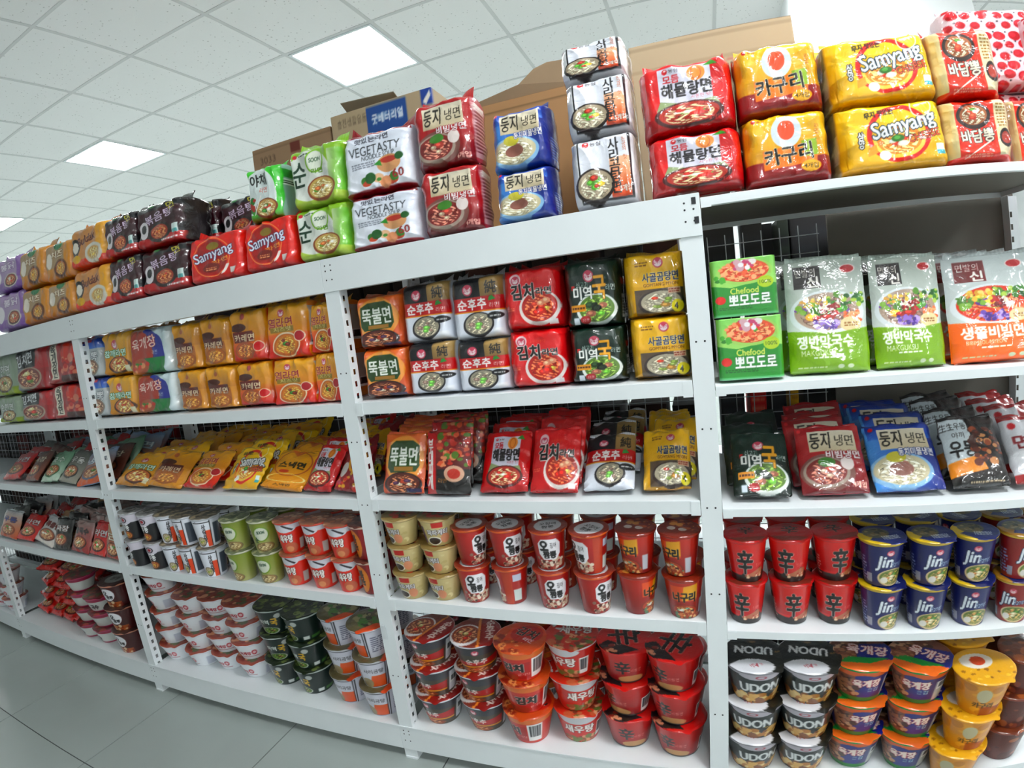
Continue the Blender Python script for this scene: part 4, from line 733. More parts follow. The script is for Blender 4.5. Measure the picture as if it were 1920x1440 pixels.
C('sooncup', 'lime green cup with silver disc', *sm, '98a050', [('g', 0, 0, 1, 1, 'b4b47c', '8c9a3c'), ('e', .5, .62, .1, .26, 'd8dccc'), ('o', .5, .62, .1, .26, .15, '7c9c2c'), tx('SOON', .5, .68, .09, .1, '3c5a44'), tx('순', .43, .42, .05, .2, '1c4a2c', b=1), ('b', .52, .16, .14, .16, '8a7a58', 'a88c5c', 'd8c49c', ['6c5a40', 'c8b890'], 65), ('r', .3, .3, .36, .8, 'd8d8d8'), ('bc', .08, .1, .18, .5)], 'dcdcc8', '7c8468', [('n', .1, .1, .9, .9, ['9ca47c', '5c6448', 'b8b894'], 40, .07, 6)])
C('saeucup', 'orange red shrimp noodle cup', *sm, 'd8381c', [('r', 0, .84, 1, 1, 'd8d8e0'), ('e', .5, .86, .13, .14, 'dcdce4'), ('p', [(.46, .96), (.58, .78), (.6, .82), (.49, .98)], '3a2c38'), tx('새우탕', .49, .52, .17, .26, 'f6f2ee', o='3c1410', ow=2, b=2), ('e', .54, .2, .09, .18, 'c87050'), ('e', .52, .16, .05, .1, 'd89a70'), ('r', .66, .1, .74, .45, 'd0c8c4')], 'e0604c', 'a06c54', [('n', .1, .1, .9, .9, ['c88a68', '8c4c38', 'd8b090'], 40, .07, 7)])
C('spicycup', 'crimson cup with flame print', *sm, '8c1c24', [('e', .5, .5, .1, .45, 'd88c24'), tx('볶음', .5, .55, .08, .5, '1c1410', vert=True, b=2), ('r', .6, 0, .7, 1, 'a82430')], 'e0c8b8', '6c4038', [('n', .1, .1, .9, .9, ['8c5c4c', '4c2c28'], 30, .08, 8)])
bg_ = (.07, .052, .103)
C('sunbig', 'large grey cup with red band', .071, .05, .1, '5a5348', [('r', 0, .7, 1, 1, '4c4c54'), ('p', [(.3, .28), (.72, .3), (.72, .62), (.5, .42), (.3, .42)], 'b81c1c'), tx('순후추', .5, .44, .17, .2, 'f0e8e4', b=1), ('p', [(.3, .2), (.72, .22), (.72, .28), (.3, .26)], 'e09a28'), ('b', .5, .1, .14, .12, '8c5a3c', '98502c', 'd89a6c', ['c8603c'], 66), ('ot', .5, .8, .025), ('r', .74, .1, .84, .9, 'e4e4ea'), ('bc', .75, .4, .83, .7)], 'dcdfe6', 'a84a2c', [('r', .0, .0, .6, 1, '8c3c28'), ('b', .32, .4, .3, .34, 'e8e4e4', '9c4a28', 'd8946c', ['c83420', '5c8a3c', 'e0c890'], 67), ('r', .6, 0, 1, 1, '98201c'), ('r', .55, 0, .6, 1, 'e0903c'), tx('순후추', .78, .5, .16, .66, 'f0e0d8', vert=True, b=2)])
C('kimchibig', 'large orange kimchi cup', .071, .05, .103, 'cc3a20', [('r', 0, .82, 1, 1, 'e0843c'), ('r', .0, 0, .36, .82, 'c84028'), ('r', .38, .08, .6, .7, 'b81c1c'), tx('김치', .47, .5, .15, .3, '16100e', o='f0e0d8', ow=2, b=3), tx('큰사발', .55, .26, .1, .1, 'f0c8c0', b=0), ('bc', .61, .1, .72, .8), ('e', .4, .12, .1, .14, 'a83c20')], 'e8782c', 'c85c24', [('n', .0, .0, .6, .6, ['b85c30', 'e09a60', '983018'], 60, .05, 9), ('p', [(.2, .35), (1, .6), (1, 1), (.3, 1)], 'd8561c'), ('e', .6, .6, .3, .26, 'c02c18'), tx('김치', .6, .64, .42, .24, '18100e', o='f0e8e0', b=3, rot=-25), tx('라면', .66, .42, .2, .1, 'f0e0e8', rot=-25)])
C('saeubig', 'large red shrimp cup', .07, .05, .103, 'cc3020', [('e', .5, .92, .14, .16, 'd8d8dc'), tx('새우탕', .5, .56, .22, .3, 'f6f2ee', o='6c1c14', ow=2, b=2), ('n', .36, .02, .64, .28, ['b06c4c', 'd8a07c', '8c5038', '7c8a4c'], 40, .02, 10), ('bc', .64, .12, .71, .7), ('r', .0, 0, .3, .85, 'c44030')], 'dcd4d4', 'c83a24', [('n', .3, .0, 1, .6, ['c8704c', 'e0a884', '8c4430', '6c7a3c'], 60, .05, 11), ('e', .2, .75, .28, .26, 'dce0e0'), ('p', [(.1, .5), (.9, .9), (.7, 1), (.1, .85)], 'd0301c'), tx('새우탕', .5, .66, .6, .26, 'f6f2ee', o='5c1410', b=3, rot=30)])
C('shinbig', 'large red cup with hanja lid', .07, .052, .103, 'bc1c1c', [('g', 0, 0, 1, 1, '98141a', 'cc2420'), tx('辛', .46, .55, .1, .45, '180e0e', o='d89888', ow=1, b=2), tx('큰사발면', .54, .45, .1, .12, 'e8c0b0', b=0), ('e', .52, .14, .1, .13, 'c8a070'), ('r', .0, 0, 1, .06, '4c4644'), ('bc', .7, .1, .8, .6)], 'd02820', 'cc1c18', [('p', [(0, .3), (.3, .0), (.7, .1), (.2, .45)], '2c2024'), tx('辛', .5, .58, .62, .56, '140c0c', o='e8b8a8', ow=3, b=4, rot=-90), ('n', .1, .1, .3, .3, ['e0a080', '8c3020'], 8, .04, 2)])
C('bowl', 'white bowl with red emblem', .07, .047, .074, 'eef1f5', [('e', .55, .5, .026, .18, 'c04050'), ('e', .55, .5, .015, .1, 'e8c8cc'), tx('육개장', .455, .46, .12, .24, 'b02838', b=1), ('e', .1, .5, .026, .18, 'c04050'), ('r', .4, .2, .6, .25, 'c8a0a8'), tx('육개장', .2, .46, .1, .2, 'b02838', b=0), ('r', .7, .1, .82, .7, 'c8ccd8')], 'e8e8ee', 'a85a44', [('e', .5, .5, .44, .44, '9c4a38'), ('n', .15, .15, .85, .85, ['c8705c', '8c3428', 'd8a080', '5c6a38'], 50, .07, 12)], 'noodle bowl', 'noodle_bowl', (130, 36))
C('pinkbowl', 'white bowl with pink rim', .07, .047, .074, 'd0d2ce', [('r', 0, .8, 1, 1, 'a83c60'), tx('국수', .5, .42, .1, .34, '3c3038', b=2), tx('국수', .1, .42, .1, .34, '3c3038', b=2), ('r', 0, 0, 1, .1, 'a83c60')], 'b84470', '7a3038', [('n', .15, .15, .85, .85, ['a84c3c', '5c2428', '5c6a3c'], 40, .08, 13)], 'noodle bowl', 'noodle_bowl', (110, 34))
C('darkbig', 'large dark maroon cup', .07, .052, .105, '541a1c', [('e', .48, .62, .085, .3, 'e8e8ec'), tx('오', .46, .7, .05, .2, '1c181c', b=2), tx('짬뽕', .5, .5, .08, .16, '1c181c', b=1), ('r', .36, 0, .62, .25, 'b0642c'), ('n', .36, 0, .62, .25, ['c8804c', '8c3c24', 'd8c0a0'], 24, .02, 14)], 'c89078', '4a2a28', [('e', .5, .5, .3, .3, '9ca09c'), tx('짬뽕', .5, .5, .3, .2, '3c2c2c')])
C('greenbig', 'large dark green cup', .068, .05, .1, '14302a', [('b', .5, .16, .1, .16, 'c8ccc0', '5c7a34', '8ca854', ['a87a5c', '2c4420'], 68), tx('미역', .46, .55, .1, .2, 'eceee8', b=1), tx('국', .56, .55, .06, .3, 'd8b01c', b=2), ('e', .6, .8, .03, .1, 'b8bcb8'), ('r', .66, .08, .72, .22, 'dfe3e0'), ('r', .74, .08, .84, .2, '5c8a4c'), ('o', .2, .6, .05, .2, .3, 'c8ccc8')], 'b8c0bc', '2c3c28', [('n', .1, .1, .9, .9, ['6c7a44', '20301c', '8c9a5c', '3c4a28'], 70, .07, 15)])
C('oranbig', 'large white and orange cup', .066, .048, .105, 'd4d4de', [('r', .36, .04, .61, .98, '20202a'), ('r', .37, .05, .6, .96, 'd8d8e2'), ('p', [(.44, .05), (.6, .05), (.6, .5), (.48, .5)], 'dc6820'), ('e', .42, .2, .06, .2, 'a89878'), tx('사리곰탕', .5, .68, .17, .16, '2a262c', b=0), ('r', .62, 0, .63, 1, '20202a'), ('m', .66, .2, .8, .8, '7c7c90', 8, 5)], 'd0d2d8', '6c6448', [('e', .5, .5, .38, .38, '7a7050'), ('n', .2, .25, .8, .8, ['a8a078', '4a4830', '5c8a3c'], 40, .07, 16), ('p', [(.7, 0), (1, 0), (1, .6), (.8, .5)], 'd8602c')])
C('udonbig', 'large black udon cup', .072, .052, .103, '2c3638', [('r', 0, .93, 1, 1, 'b8b4bc'), ('e', .5, .93, .12, .12, 'c4bfc8'), ('o', .5, .9, .03, .05, .3, 'b04050'), tx('UDON', .5, .55, .24, .28, 'e4e6e6', b=2, rot=2), ('n', .3, .02, .7, .3, ['b8843c', 'd8b068', '8c5c28', 'e0c890'], 60, .025, 17), ('m', .58, .38, .68, .42, 'c8a83c', 1, 3)], '9c9aa0', '26261f', [('e', .38, .16, .34, .2, 'dcdce0'), tx('비비고', .46, .2, .2, .09, 'b02c3c', b=0), ('n', .5, .5, 1, 1, ['8c7040', '4c3c20'], 20, .06, 3), ('p', [(0, .35), (1, .55), (1, .8), (0, .62)], '17171a'), tx('UDON', .5, .58, .56, .19, 'e8eaea', b=3, rot=168)])
C('chambig', 'large blue and orange cup', .071, .051, .103, '28357c', [('r', .0, .85, 1, 1, 'd8702c'), ('e', .5, .5, .1, .4, '2c3a8c'), ('r', .32, .0, .45, .85, '8c5c4c'), ('n', .33, .1, .46, .8, ['a8785c', '5c3c34', 'c8a080'], 30, .02, 18), tx('육개장', .52, .62, .16, .24, 'f4e4dc', o='9c1c3c', ow=2, b=2), tx('큰컵', .56, .4, .07, .12, 'c8ecdc', b=0), ('r', .3, 0, .65, .14, '1f8a44'), ('r', .64, .08, .76, .72, 'c8ccc8'), ('bc', .65, .45, .75, .7)], '2c9a4c', '8c5c48', [('n', .0, .3, .6, 1, ['a8785c', '5c3c30', 'd8b090'], 60, .05, 19), ('p', [(0, 0), (1, 0), (1, .35), (.2, .3)], 'e07a2c'), ('p', [(.4, .3), (1, .3), (1, .75), (.5, .7)], '26308c'), ('p', [(.1, .22), (.6, .2), (.9, .34), (.3, .36)], '1f9a48'), tx('육개장', .6, .55, .6, .24, 'f4e0dc', o='a81c30', b=3, rot=-10)])
C('yelbig', 'large golden yellow cup', .07, .05, .103, 'd89a1c', [('n', 0, .1, 1, .9, ['e0a830', 'c88c18'], 30, .03, 20), ('r', .45, .0, .6, .3, 'a8541c'), ('e', .46, .66, .045, .22, 'c8c0a0'), tx('카구리', .46, .35, .13, .18, '5c4418', b=1)], 'e0a828', 'e0b02c', [('e', .4, .62, .26, .2, 'e8e2d8'), ('e', .42, .62, .12, .12, 'd05a28'), ('n', .1, .1, .9, .4, ['a8761c', 'f0cc58'], 18, .03, 21)])
C('brownbig', 'large reddish brown cup', .066, .05, .103, '6c3020', [('n', 0, 0, 1, .8, ['8c4a30', '5c2418', 'a8683c'], 40, .03, 22)], '984c34', '7c4428', [('n', .1, .1, .9, .9, ['a8683c', '5c2c1c'], 30, .07, 23)])

# ------------------------------------------------------------------ where the goods stand (metres)
# row, bay, front y, left x, right x, designs from below, heights
PACKS = [
 ('T', 'far left', 0.0, -1.806, -1.5591, ['purple', 'purple'], [1.5166, 1.6789, 1.8227]),
 ('T', 'far left', 0.0, -1.5591, -1.3428, ['cheeseyel', 'cheeseyel'], [1.5166, 1.6583, 1.8127]),
 ('T', 'far left', 0.0, -1.3428, -1.1462, ['cheeseyel', 'cheeseyel'], [1.5166, 1.6487, 1.7988]),
 ('T', 'left', 0.0, -1.1425, -0.9237, ['orangebul', 'orangebul'], [1.5166, 1.6666, 1.816]),
 ('T', 'left', 0.0, -0.9205, -0.7464, ['black', 'black'], [1.5166, 1.6673, 1.8087]),
 ('T', 'left', 0.0, -0.7407, -0.5193, ['black', 'black'], [1.5166, 1.6626, 1.8046]),
 ('T', 'left', 0.0, -0.5095, -0.2864, ['samred'], [1.5166, 1.6562]),
 ('T', 'left', 0.0, -0.2779, -0.0886, ['samred'], [1.5166, 1.6575]),
 ('T', 'left', 0.0, -0.0793, 0.091, ['soon', 'soon'], [1.5166, 1.6588, 1.8226]),
 ('T', 'centre', 0.0, 0.0978, 0.2968, ['vege', 'vege'], [1.5166, 1.6529, 1.8134]),
 ('T', 'centre', 0.0, 0.3116, 0.4642, ['dunred', 'dunred'], [1.5166, 1.6757, 1.8397]),
 ('T', 'centre', 0.0, 0.5069, 0.6395, ['dunblue', 'dunblue'], [1.5166, 1.6329, 1.7728]),
 ('T', 'centre', 0.0, 0.6894, 0.8265, ['sari', 'sari', 'sari'], [1.5166, 1.6733, 1.7992, 1.8801]),
 ('T', 'right', 0.0, 0.8589, 1.0451, ['haemul', 'haemul'], [1.5166, 1.6422, 1.7951]),
 ('TD', 'right', 0.0, 1.0524, 1.2148, ['kagu', 'kagu'], [1.5059, 1.6491, 1.794]),
 ('TD', 'right', 0.0, 1.2308, 1.4369, ['cheese', 'cheese'], [1.5059, 1.6414, 1.7791]),
 ('TD', 'right', 0.0, 1.4421, 1.577, ['badam', 'badam'], [1.5059, 1.6351, 1.7825]),
 ('1', 'far left', 0.02, -2.004, -1.7776, ['palegreen', 'palegreen'], [1.1282, 1.2488, 1.4348]),
 ('1', 'far left', 0.02, -1.7671, -1.4974, ['blacklab', 'blacklab'], [1.1282, 1.2548, 1.434]),
 ('1', 'far left', 0.02, -1.4886, -1.2439, ['redstrip', 'redstrip'], [1.1282, 1.2662, 1.4317]),
 ('1', 'left', 0.02, -1.2102, -1.0821, ['jjam', 'jjam'], [1.1282, 1.2753, 1.4238]),
 ('1', 'left', 0.02, -1.0787, -0.9132, ['chamkkae', 'chamkkae'], [1.1282, 1.2719, 1.4281]),
 ('1', 'left', 0.02, -0.907, -0.6964, ['yukgae', 'yukgae'], [1.1282, 1.2628, 1.4204]),
 ('1', 'left', 0.02, -0.6802, -0.5535, ['mustard', 'mustard'], [1.1282, 1.2627, 1.4143]),
 ('1', 'left', 0.02, -0.5461, -0.4195, ['mustard', 'mustard'], [1.1282, 1.2637, 1.4166]),
 ('1', 'left', 0.02, -0.4103, -0.2719, ['mustred', 'mustred'], [1.1282, 1.2634, 1.4231]),
 ('1', 'left', 0.02, -0.2635, -0.107, ['yeolred', 'yeolred'], [1.1282, 1.2625, 1.4231]),
 ('1', 'left', 0.02, -0.1013, -0.0119, ['yeolred', 'yeolred'], [1.1282, 1.2676, 1.4049]),
 ('1', 'centre', 0.02, 0.0609, 0.1996, ['ttuk', 'ttuk'], [1.1282, 1.2604, 1.402]),
 ('1', 'centre', 0.02, 0.2012, 0.3386, ['sun', 'sun'], [1.1282, 1.2625, 1.4146]),
 ('1', 'centre', 0.02, 0.3445, 0.4815, ['sun', 'sun'], [1.1282, 1.2553, 1.4106]),
 ('1', 'centre', 0.02, 0.4856, 0.6234, ['kimchi', 'kimchi'], [1.1282, 1.2657, 1.4137]),
 ('1', 'centre', 0.02, 0.6362, 0.7597, ['miyeok', 'miyeok'], [1.1282, 1.2575, 1.412]),
 ('1', 'centre', 0.02, 0.7789, 0.9042, ['gom', 'gom'], [1.1282, 1.2667, 1.4088]),
 ('1D', 'right', 0.02, 0.9624, 1.0979, ['chefood', 'chefood'], [1.1117, 1.2467, 1.371]),
 ('1D', 'right', 0.03, 1.1122, 1.2739, ['makguk'], [1.1117, 1.3514]),
 ('1D', 'right', 0.03, 1.2843, 1.4253, ['makguk'], [1.1117, 1.3397]),
 ('1D', 'right', 0.03, 1.437, 1.6267, ['bibim'], [1.1117, 1.3292]),
 ('2', 'centre', 0.01, 0.0702, 0.2012, ['ttuk1'], [0.857, 1.0176]),
 ('2', 'centre', 0.01, 0.2093, 0.3385, ['budae'], [0.857, 1.0308]),
 ('2', 'centre', 0.01, 0.364, 0.4932, ['haemul1'], [0.857, 0.9921]),
 ('2', 'centre', 0.01, 0.5001, 0.6236, ['kimchi1'], [0.857, 1.0012]),
 ('2', 'centre', 0.01, 0.6341, 0.7577, ['sun1'], [0.857, 0.9641]),
 ('2', 'centre', 0.01, 0.7785, 0.8891, ['gom1'], [0.857, 0.9723]),
 ('2D', 'right', 0.01, 0.9799, 1.1042, ['miyeok1'], [0.837, 0.9563]),
 ('2D', 'right', 0.02, 1.1254, 1.266, ['dunred1'], [0.837, 0.9662]),
 ('2D', 'right', 0.02, 1.2768, 1.4216, ['dunblue1'], [0.837, 0.9581]),
 ('2D', 'right', 0.02, 1.4359, 1.5609, ['yaki'], [0.837, 0.9687]),
 ('2D', 'right', 0.02, 1.5728, 1.6925, ['redwhite'], [0.837, 0.9591]),
 ('2', 'left', 0.0, -1.1318, -0.9532, ['chamkkae1'], [0.857, 0.9486]),
 ('2', 'left', 0.0, -0.9345, -0.7664, ['mustard1'], [0.857, 0.9605]),
 ('2', 'left', 0.0, -0.7524, -0.588, ['yeolred1'], [0.857, 0.956]),
 ('2', 'left', 0.0, -0.5554, -0.3921, ['samyel1'], [0.857, 0.9693]),
 ('2', 'left', 0.0, -0.3786, -0.2222, ['snack1'], [0.857, 0.9469]),
 ('2', 'left', 0.0, -0.212, -0.1053, ['haemul1'], [0.857, 0.9722]),
 ('2', 'left', 0.0, -0.0957, -0.0083, ['darkred1'], [0.857, 0.9737]),
 ('2', 'far left', 0.0, -2.1287, -1.9015, ['redw1'], [0.857, 0.9561]),
 ('2', 'far left', 0.0, -1.8904, -1.7218, ['brownf1'], [0.857, 0.9677]),
 ('2', 'far left', 0.0, -1.7119, -1.569, ['greenf1'], [0.857, 0.9639]),
 ('2', 'far left', 0.0, -1.56, -1.4127, ['greyf1'], [0.857, 0.9691]),
 ('2', 'far left', 0.0, -1.4045, -1.2104, ['bluef1'], [0.857, 0.9737]),
 ('3', 'far left', 0.0, -2.3182, -2.1237, ['whiteblue1'], [0.5568, 0.6825]),
 ('3', 'far left', 0.0, -2.1114, -1.9598, ['redw1'], [0.5568, 0.6526]),
 ('3', 'far left', 0.0, -1.9486, -1.7497, ['pouchwhite1'], [0.5568, 0.6486]),
 ('3', 'far left', 0.0, -1.7398, -1.5984, ['blackf1'], [0.5568, 0.6868]),
 ('3', 'far left', 0.0, -1.5893, -1.4428, ['sanred1'], [0.5568, 0.6851]),
 ('3', 'far left', 0.0, -1.4345, -1.3231, ['redw1'], [0.5568, 0.6827]),
 ('3', 'far left', 0.0, -1.3154, -1.204, ['tan1'], [0.5568, 0.7063])]
CUPS = [
 ('3', 'left', -1.0938, 0.005, 'udoncup', 2),
 ('3', 'left', -0.9796, 0.0027, 'udoncup', 2),
 ('3', 'left', -0.8785, -0.0018, 'saricup', 2),
 ('3', 'left', -0.7865, -0.0033, 'saricup', 2),
 ('3', 'left', -0.6825, -0.0099, 'saricup', 2),
 ('3', 'left', -0.5416, -0.0003, 'sooncup', 2),
 ('3', 'left', -0.4264, 0.0112, 'sooncup', 2),
 ('3', 'left', -0.3153, 0.0179, 'saeucup', 2),
 ('3', 'left', -0.2098, 0.0165, 'saeucup', 2),
 ('3', 'left', -0.1075, 0.0115, 'saeucup', 2),
 ('3', 'left', -0.0245, 0.0132, 'spicycup', 2),
 ('3', 'centre', 0.1118, 0.0085, 'beigecup', 3),
 ('3', 'centre', 0.2116, 0.0155, 'beigecup', 3),
 ('3', 'centre', 0.3028, 0.0179, 'ojcup', 2),
 ('3', 'centre', 0.4099, 0.0248, 'ojcup', 2),
 ('3', 'centre', 0.5281, 0.0165, 'ojcup', 2),
 ('3', 'centre', 0.6395, 0.0074, 'ojcup', 2),
 ('3', 'centre', 0.7463, 0.0166, 'neocup', 2),
 ('3', 'centre', 0.8569, 0.0082, 'neocup', 2),
 ('3D', 'right', 0.9992, 0.0302, 'shincup', 2),
 ('3D', 'right', 1.102, 0.0336, 'shincup', 2),
 ('3D', 'right', 1.1986, 0.0365, 'shincup', 2),
 ('3D', 'right', 1.2939, 0.0127, 'jincup', 2),
 ('3D', 'right', 1.3909, 0.0112, 'jincup', 2),
 ('3D', 'right', 1.494, 0.0176, 'jincup', 2),
 ('3D', 'right', 1.5963, 0.0161, 'jinredcup', 2),
 ('3D', 'right', 1.6917, 0.0148, 'jinredcup', 2),
 ('0', 'centre', 0.1163, 0.0298, 'sunbig', 3),
 ('0', 'centre', 0.2664, 0.0338, 'sunbig', 3),
 ('0', 'centre', 0.4089, 0.0143, 'kimchibig', 3),
 ('0', 'centre', 0.5487, 0.0455, 'saeubig', 3),
 ('0', 'centre', 0.6884, 0.0495, 'shinbig', 3),
 ('0', 'centre', 0.825, 0.0352, 'shinbig', 3),
 ('0', 'left', -1.1107, 0.0568, 'bowl', 5),
 ('0', 'left', -0.9554, 0.0595, 'bowl', 4),
 ('0', 'left', -0.8245, 0.0772, 'bowl', 4),
 ('0', 'left', -0.6798, 0.0677, 'bowl', 4),
 ('0', 'left', -0.5307, 0.0646, 'greenbig', 3),
 ('0', 'left', -0.3888, 0.0519, 'greenbig', 3),
 ('0', 'left', -0.2273, 0.0466, 'oranbig', 3),
 ('0', 'left', -0.0867, 0.017, 'oranbig', 3),
 ('0', 'right', 1.014, 0.0113, 'udonbig', 3),
 ('0', 'right', 1.1362, 0.0167, 'udonbig', 3),
 ('0', 'right', 1.2635, 0.033, 'chambig', 3),
 ('0', 'right', 1.3978, 0.0191, 'chambig', 3),
 ('0', 'right', 1.5054, -0.0411, 'yelbig', 4),
 ('0', 'right', 1.657, 0.021, 'brownbig', 3),
 ('0', 'far left', -1.7173, 0.0413, 'pinkbowl', 4),
 ('0', 'far left', -1.5748, 0.0386, 'pinkbowl', 3),
 ('0', 'far left', -1.3851, 0.0185, 'darkbig', 3)]
# ------------------------------------------------------------------ putting the goods on the shelves
SHELFN = {'T': 'top shelf', '1': 'second shelf', '2': 'third shelf', '3': 'fourth shelf', '0': 'bottom shelf'}
ORD = ['first', 'second', 'third', 'fourth', 'fifth', 'sixth', 'seventh', 'eighth', 'ninth', 'tenth', 'eleventh', 'twelfth']
RND = random.Random(20)
_mesh = {}
def hs(k): return sum((i + 1) * ord(c) for i, c in enumerate(k)) % 997
def pack_proto(key):
    if key not in _mesh:
        d = DES[key]; w, h = d['size']; cv = Cv(w, h, d['res'][0], d['res'][1], d['bg']); cv.run(d['ops'])
        _mesh[key] = pack_mesh(key, w, h, d['depth'], cv.done(), d['style'], d['side'], hs(key), d['topcol'], d['sideops'])
    return _mesh[key]
def cup_proto(key):
    if key not in _mesh:
        d = CUPD[key]; cv = Cv(2 * math.pi * (d['rt'] + d['rb']) / 2, d['h'], d['res'][0], d['res'][1], d['bg']); cv.run(d['ops'])
        _mesh[key] = cup_mesh(key, d['rt'], d['rb'], d['h'], cv.done(), d['rim'], d['lidops'], d['lidbg'], hs(key))
    return _mesh[key]

USED = {}
def label_of(look, tier, o, row, bay, word='stack'):
    t = f"{look}, {tier} in {ORD[o]} {word}, {SHELFN[row[0]]}, {bay} bay"
    k = t; USED[k] = USED.get(k, 0) + 1
    return t
PROTO = {}
def put_pack(key, x, y, z, w, h, label, group, rx=0, ry=0, rz=0, dscale=1.0, seal_up=1.0):
    d = DES[key]
    if key in PROTO:
        src = PROTO[key]; o = src.copy(); COL.objects.link(o)
        for ch in list(src.children):
            c = ch.copy(); COL.objects.link(c); c.parent = o
    else:
        me, seal = pack_proto(key)
        o = link(d['noun'], me)
        if seal: link('top_seal', seal[0], o, (0, 0, d['size'][1])); link('bottom_seal', seal[1], o, (0, 0, .001))
        PROTO[key] = o
    w0, h0 = d['size']
    o.scale = (w / w0, dscale, h / h0); o.rotation_euler = (rx, ry, rz); o.location = (x, y, z)
    for ch in o.children:
        if ch.name.startswith('top_seal'): ch.scale = (1, 1, seal_up)
    tag(o, label, d['cat'], group)
    return o
def put_cup(key, x, y, z, label, group, rz=0, tilt=(0, 0)):
    d = CUPD[key]
    if key in PROTO:
        src = PROTO[key]; o = src.copy(); COL.objects.link(o)
        for ch in list(src.children):
            c = ch.copy(); COL.objects.link(c); c.parent = o
    else:
        body, rim, lid = cup_proto(key)
        o = link(d['noun'], body); link('rim', rim, o); link('lid', lid, o); PROTO[key] = o
    o.rotation_euler = (tilt[0], tilt[1], rz); o.location = (x, y, z)
    tag(o, label, d['cat'], group)
    return o

MIX = {('2', 'left'): ['mustard1', 'yeolred1', 'chamkkae1', 'snack1', 'samyel1', 'gom1'], ('2', 'far left'): ['greenf1', 'greyf1', 'bluef1', 'redw1', 'brownf1'], ('3', 'far left'): ['blackf1', 'tan1', 'whiteblue1', 'pouchwhite1', 'sanred1', 'redw1']}
TN = {1: ['alone'], 2: ['lower', 'upper'], 3: ['lowest', 'middle', 'topmost']}
cnt = {}
for row, bay, y0, x0, x1, des, zs in PACKS:
    k = (row[0], bay); oi = cnt.get(k, 0); cnt[k] = oi + 1
    grp = f"noodle packs on the {SHELFN[row[0]]}, {bay} bay"
    if row[0] in 'T1':
        for i, key in enumerate(des):
            d = DES[key]; h = zs[i + 1] - zs[i] - .001; w = (x1 - x0) * .985; dp = d['depth']
            if d['style'] == 'pouch':
                n = {'makguk': 4, 'bibim': 5}[key]
                for q in range(n):
                    a = -.16 - .03 * q; yy = y0 + .034 + .060 * q
                    xx = (x0 + x1) / 2 + (RND.uniform(-.012, .012) - .006 * q if q else 0)
                    zz = zs[0] + dp / 2 * .9 * math.sin(-a)
                    put_pack(key, xx, yy, zz, w, h * (1 + .012 * q) / math.cos(a), label_of(d['look'], ['front', 'second', 'third', 'fourth', 'rearmost'][q], oi, row, bay, 'file'), 'upright noodle pouches on the second shelf, right bay', a, RND.uniform(-.02, .02), RND.uniform(-.05, .05))
                continue
            ds = 1.0
            j = RND.uniform(-.004, .004) if i else 0
            rz = RND.uniform(-.03, .03) if d['style'] == 'block' else RND.uniform(-.01, .01)
            lean = (-.05 if d['style'] == 'block' else -.02) - RND.random() * .03
            hh = h if i + 1 < len(des) else h
            put_pack(key, (x0 + x1) / 2 + j, y0 + dp / 2 + .004 + (.006 * i), zs[i] + .001 + dp / 2 * math.sin(-lean), w, hh - dp / 2 * math.sin(-lean) * .6,
                     label_of(d['look'], TN[len(des)][i] if len(des) > 1 else 'front', oi, row, bay), grp, lean, 0, rz, seal_up=(RND.uniform(1.5, 2.4) if i + 1 == len(des) and row[0] == 'T' else 1.0))
        # the next stack behind, seen above and between the front ones
        if row[0] == '1' and DES[des[-1]]['style'] == 'block' and bay in ('left', 'centre') or (row == '1' and bay == 'far left'):
            i = len(des) - 1; key = des[i]; d = DES[key]; h = zs[-1] - zs[-2]
            for t in range(len(des)):
                put_pack(key, (x0 + x1) / 2 - .006, y0 + d['depth'] * 1.62 + .02, zs[t] + .002, (x1 - x0) * .97, (zs[t + 1] - zs[t]) * (1.0 if t == 0 else 1.04), label_of('rear ' + d['look'], TN[len(des)][t], oi, row, bay), grp, -.03, 0, RND.uniform(-.05, .05))
    else:
        key = des[0]; d = DES[key]; w = (x1 - x0) * (1.0 if bay != 'far left' else .98)
        rise = zs[1] - zs[0]
        hp = .165 if row[0] == '2' else .15
        if bay in ('left', 'far left'): hp = .15 if row[0] == '2' else .135
        dp = d['depth']
        sn = min(.96, max(.42, (rise - .008) / hp)); a = math.asin(sn)
        n = {'centre': 4, 'right': 4, 'left': 6, 'far left': 5}[bay]
        NTH = ['front', 'second', 'third', 'fourth', 'fifth', 'sixth']
        for q in range(n):
            lean = -(math.pi / 2 - a); jit = 0 if q == 0 else 1
            if q and bay in ('left', 'far left') and RND.random() < .45: key = RND.choice(MIX[(row[0], bay)])
            else: key = des[0]
            d = DES[key]
            mess = .30 if bay == 'far left' else (.20 if bay == 'left' else .07)
            yy = y0 + .02 + q * (dp + .008) / max(.5, sn) + dp / 2 * (1 - sn)
            zz = zs[0] + dp / 2 * math.cos(a) * 1.0 + .002 + jit * RND.uniform(0, .008)
            put_pack(key, (x0 + x1) / 2 + jit * RND.uniform(-.012, .012), yy, zz, w, hp * (1 + .05 * jit * RND.random() + .03 * q), label_of(d['look'], NTH[q], oi, row, bay, 'pile'), f"leaning packets on the {SHELFN[row[0]]}, {bay} bay",
                     lean + jit * RND.uniform(-.04, .04), RND.uniform(-mess, mess) * (.35 if q == 0 and bay not in ('far left', 'left') else .6), RND.uniform(-mess, mess) * (.4 if q == 0 else .7))

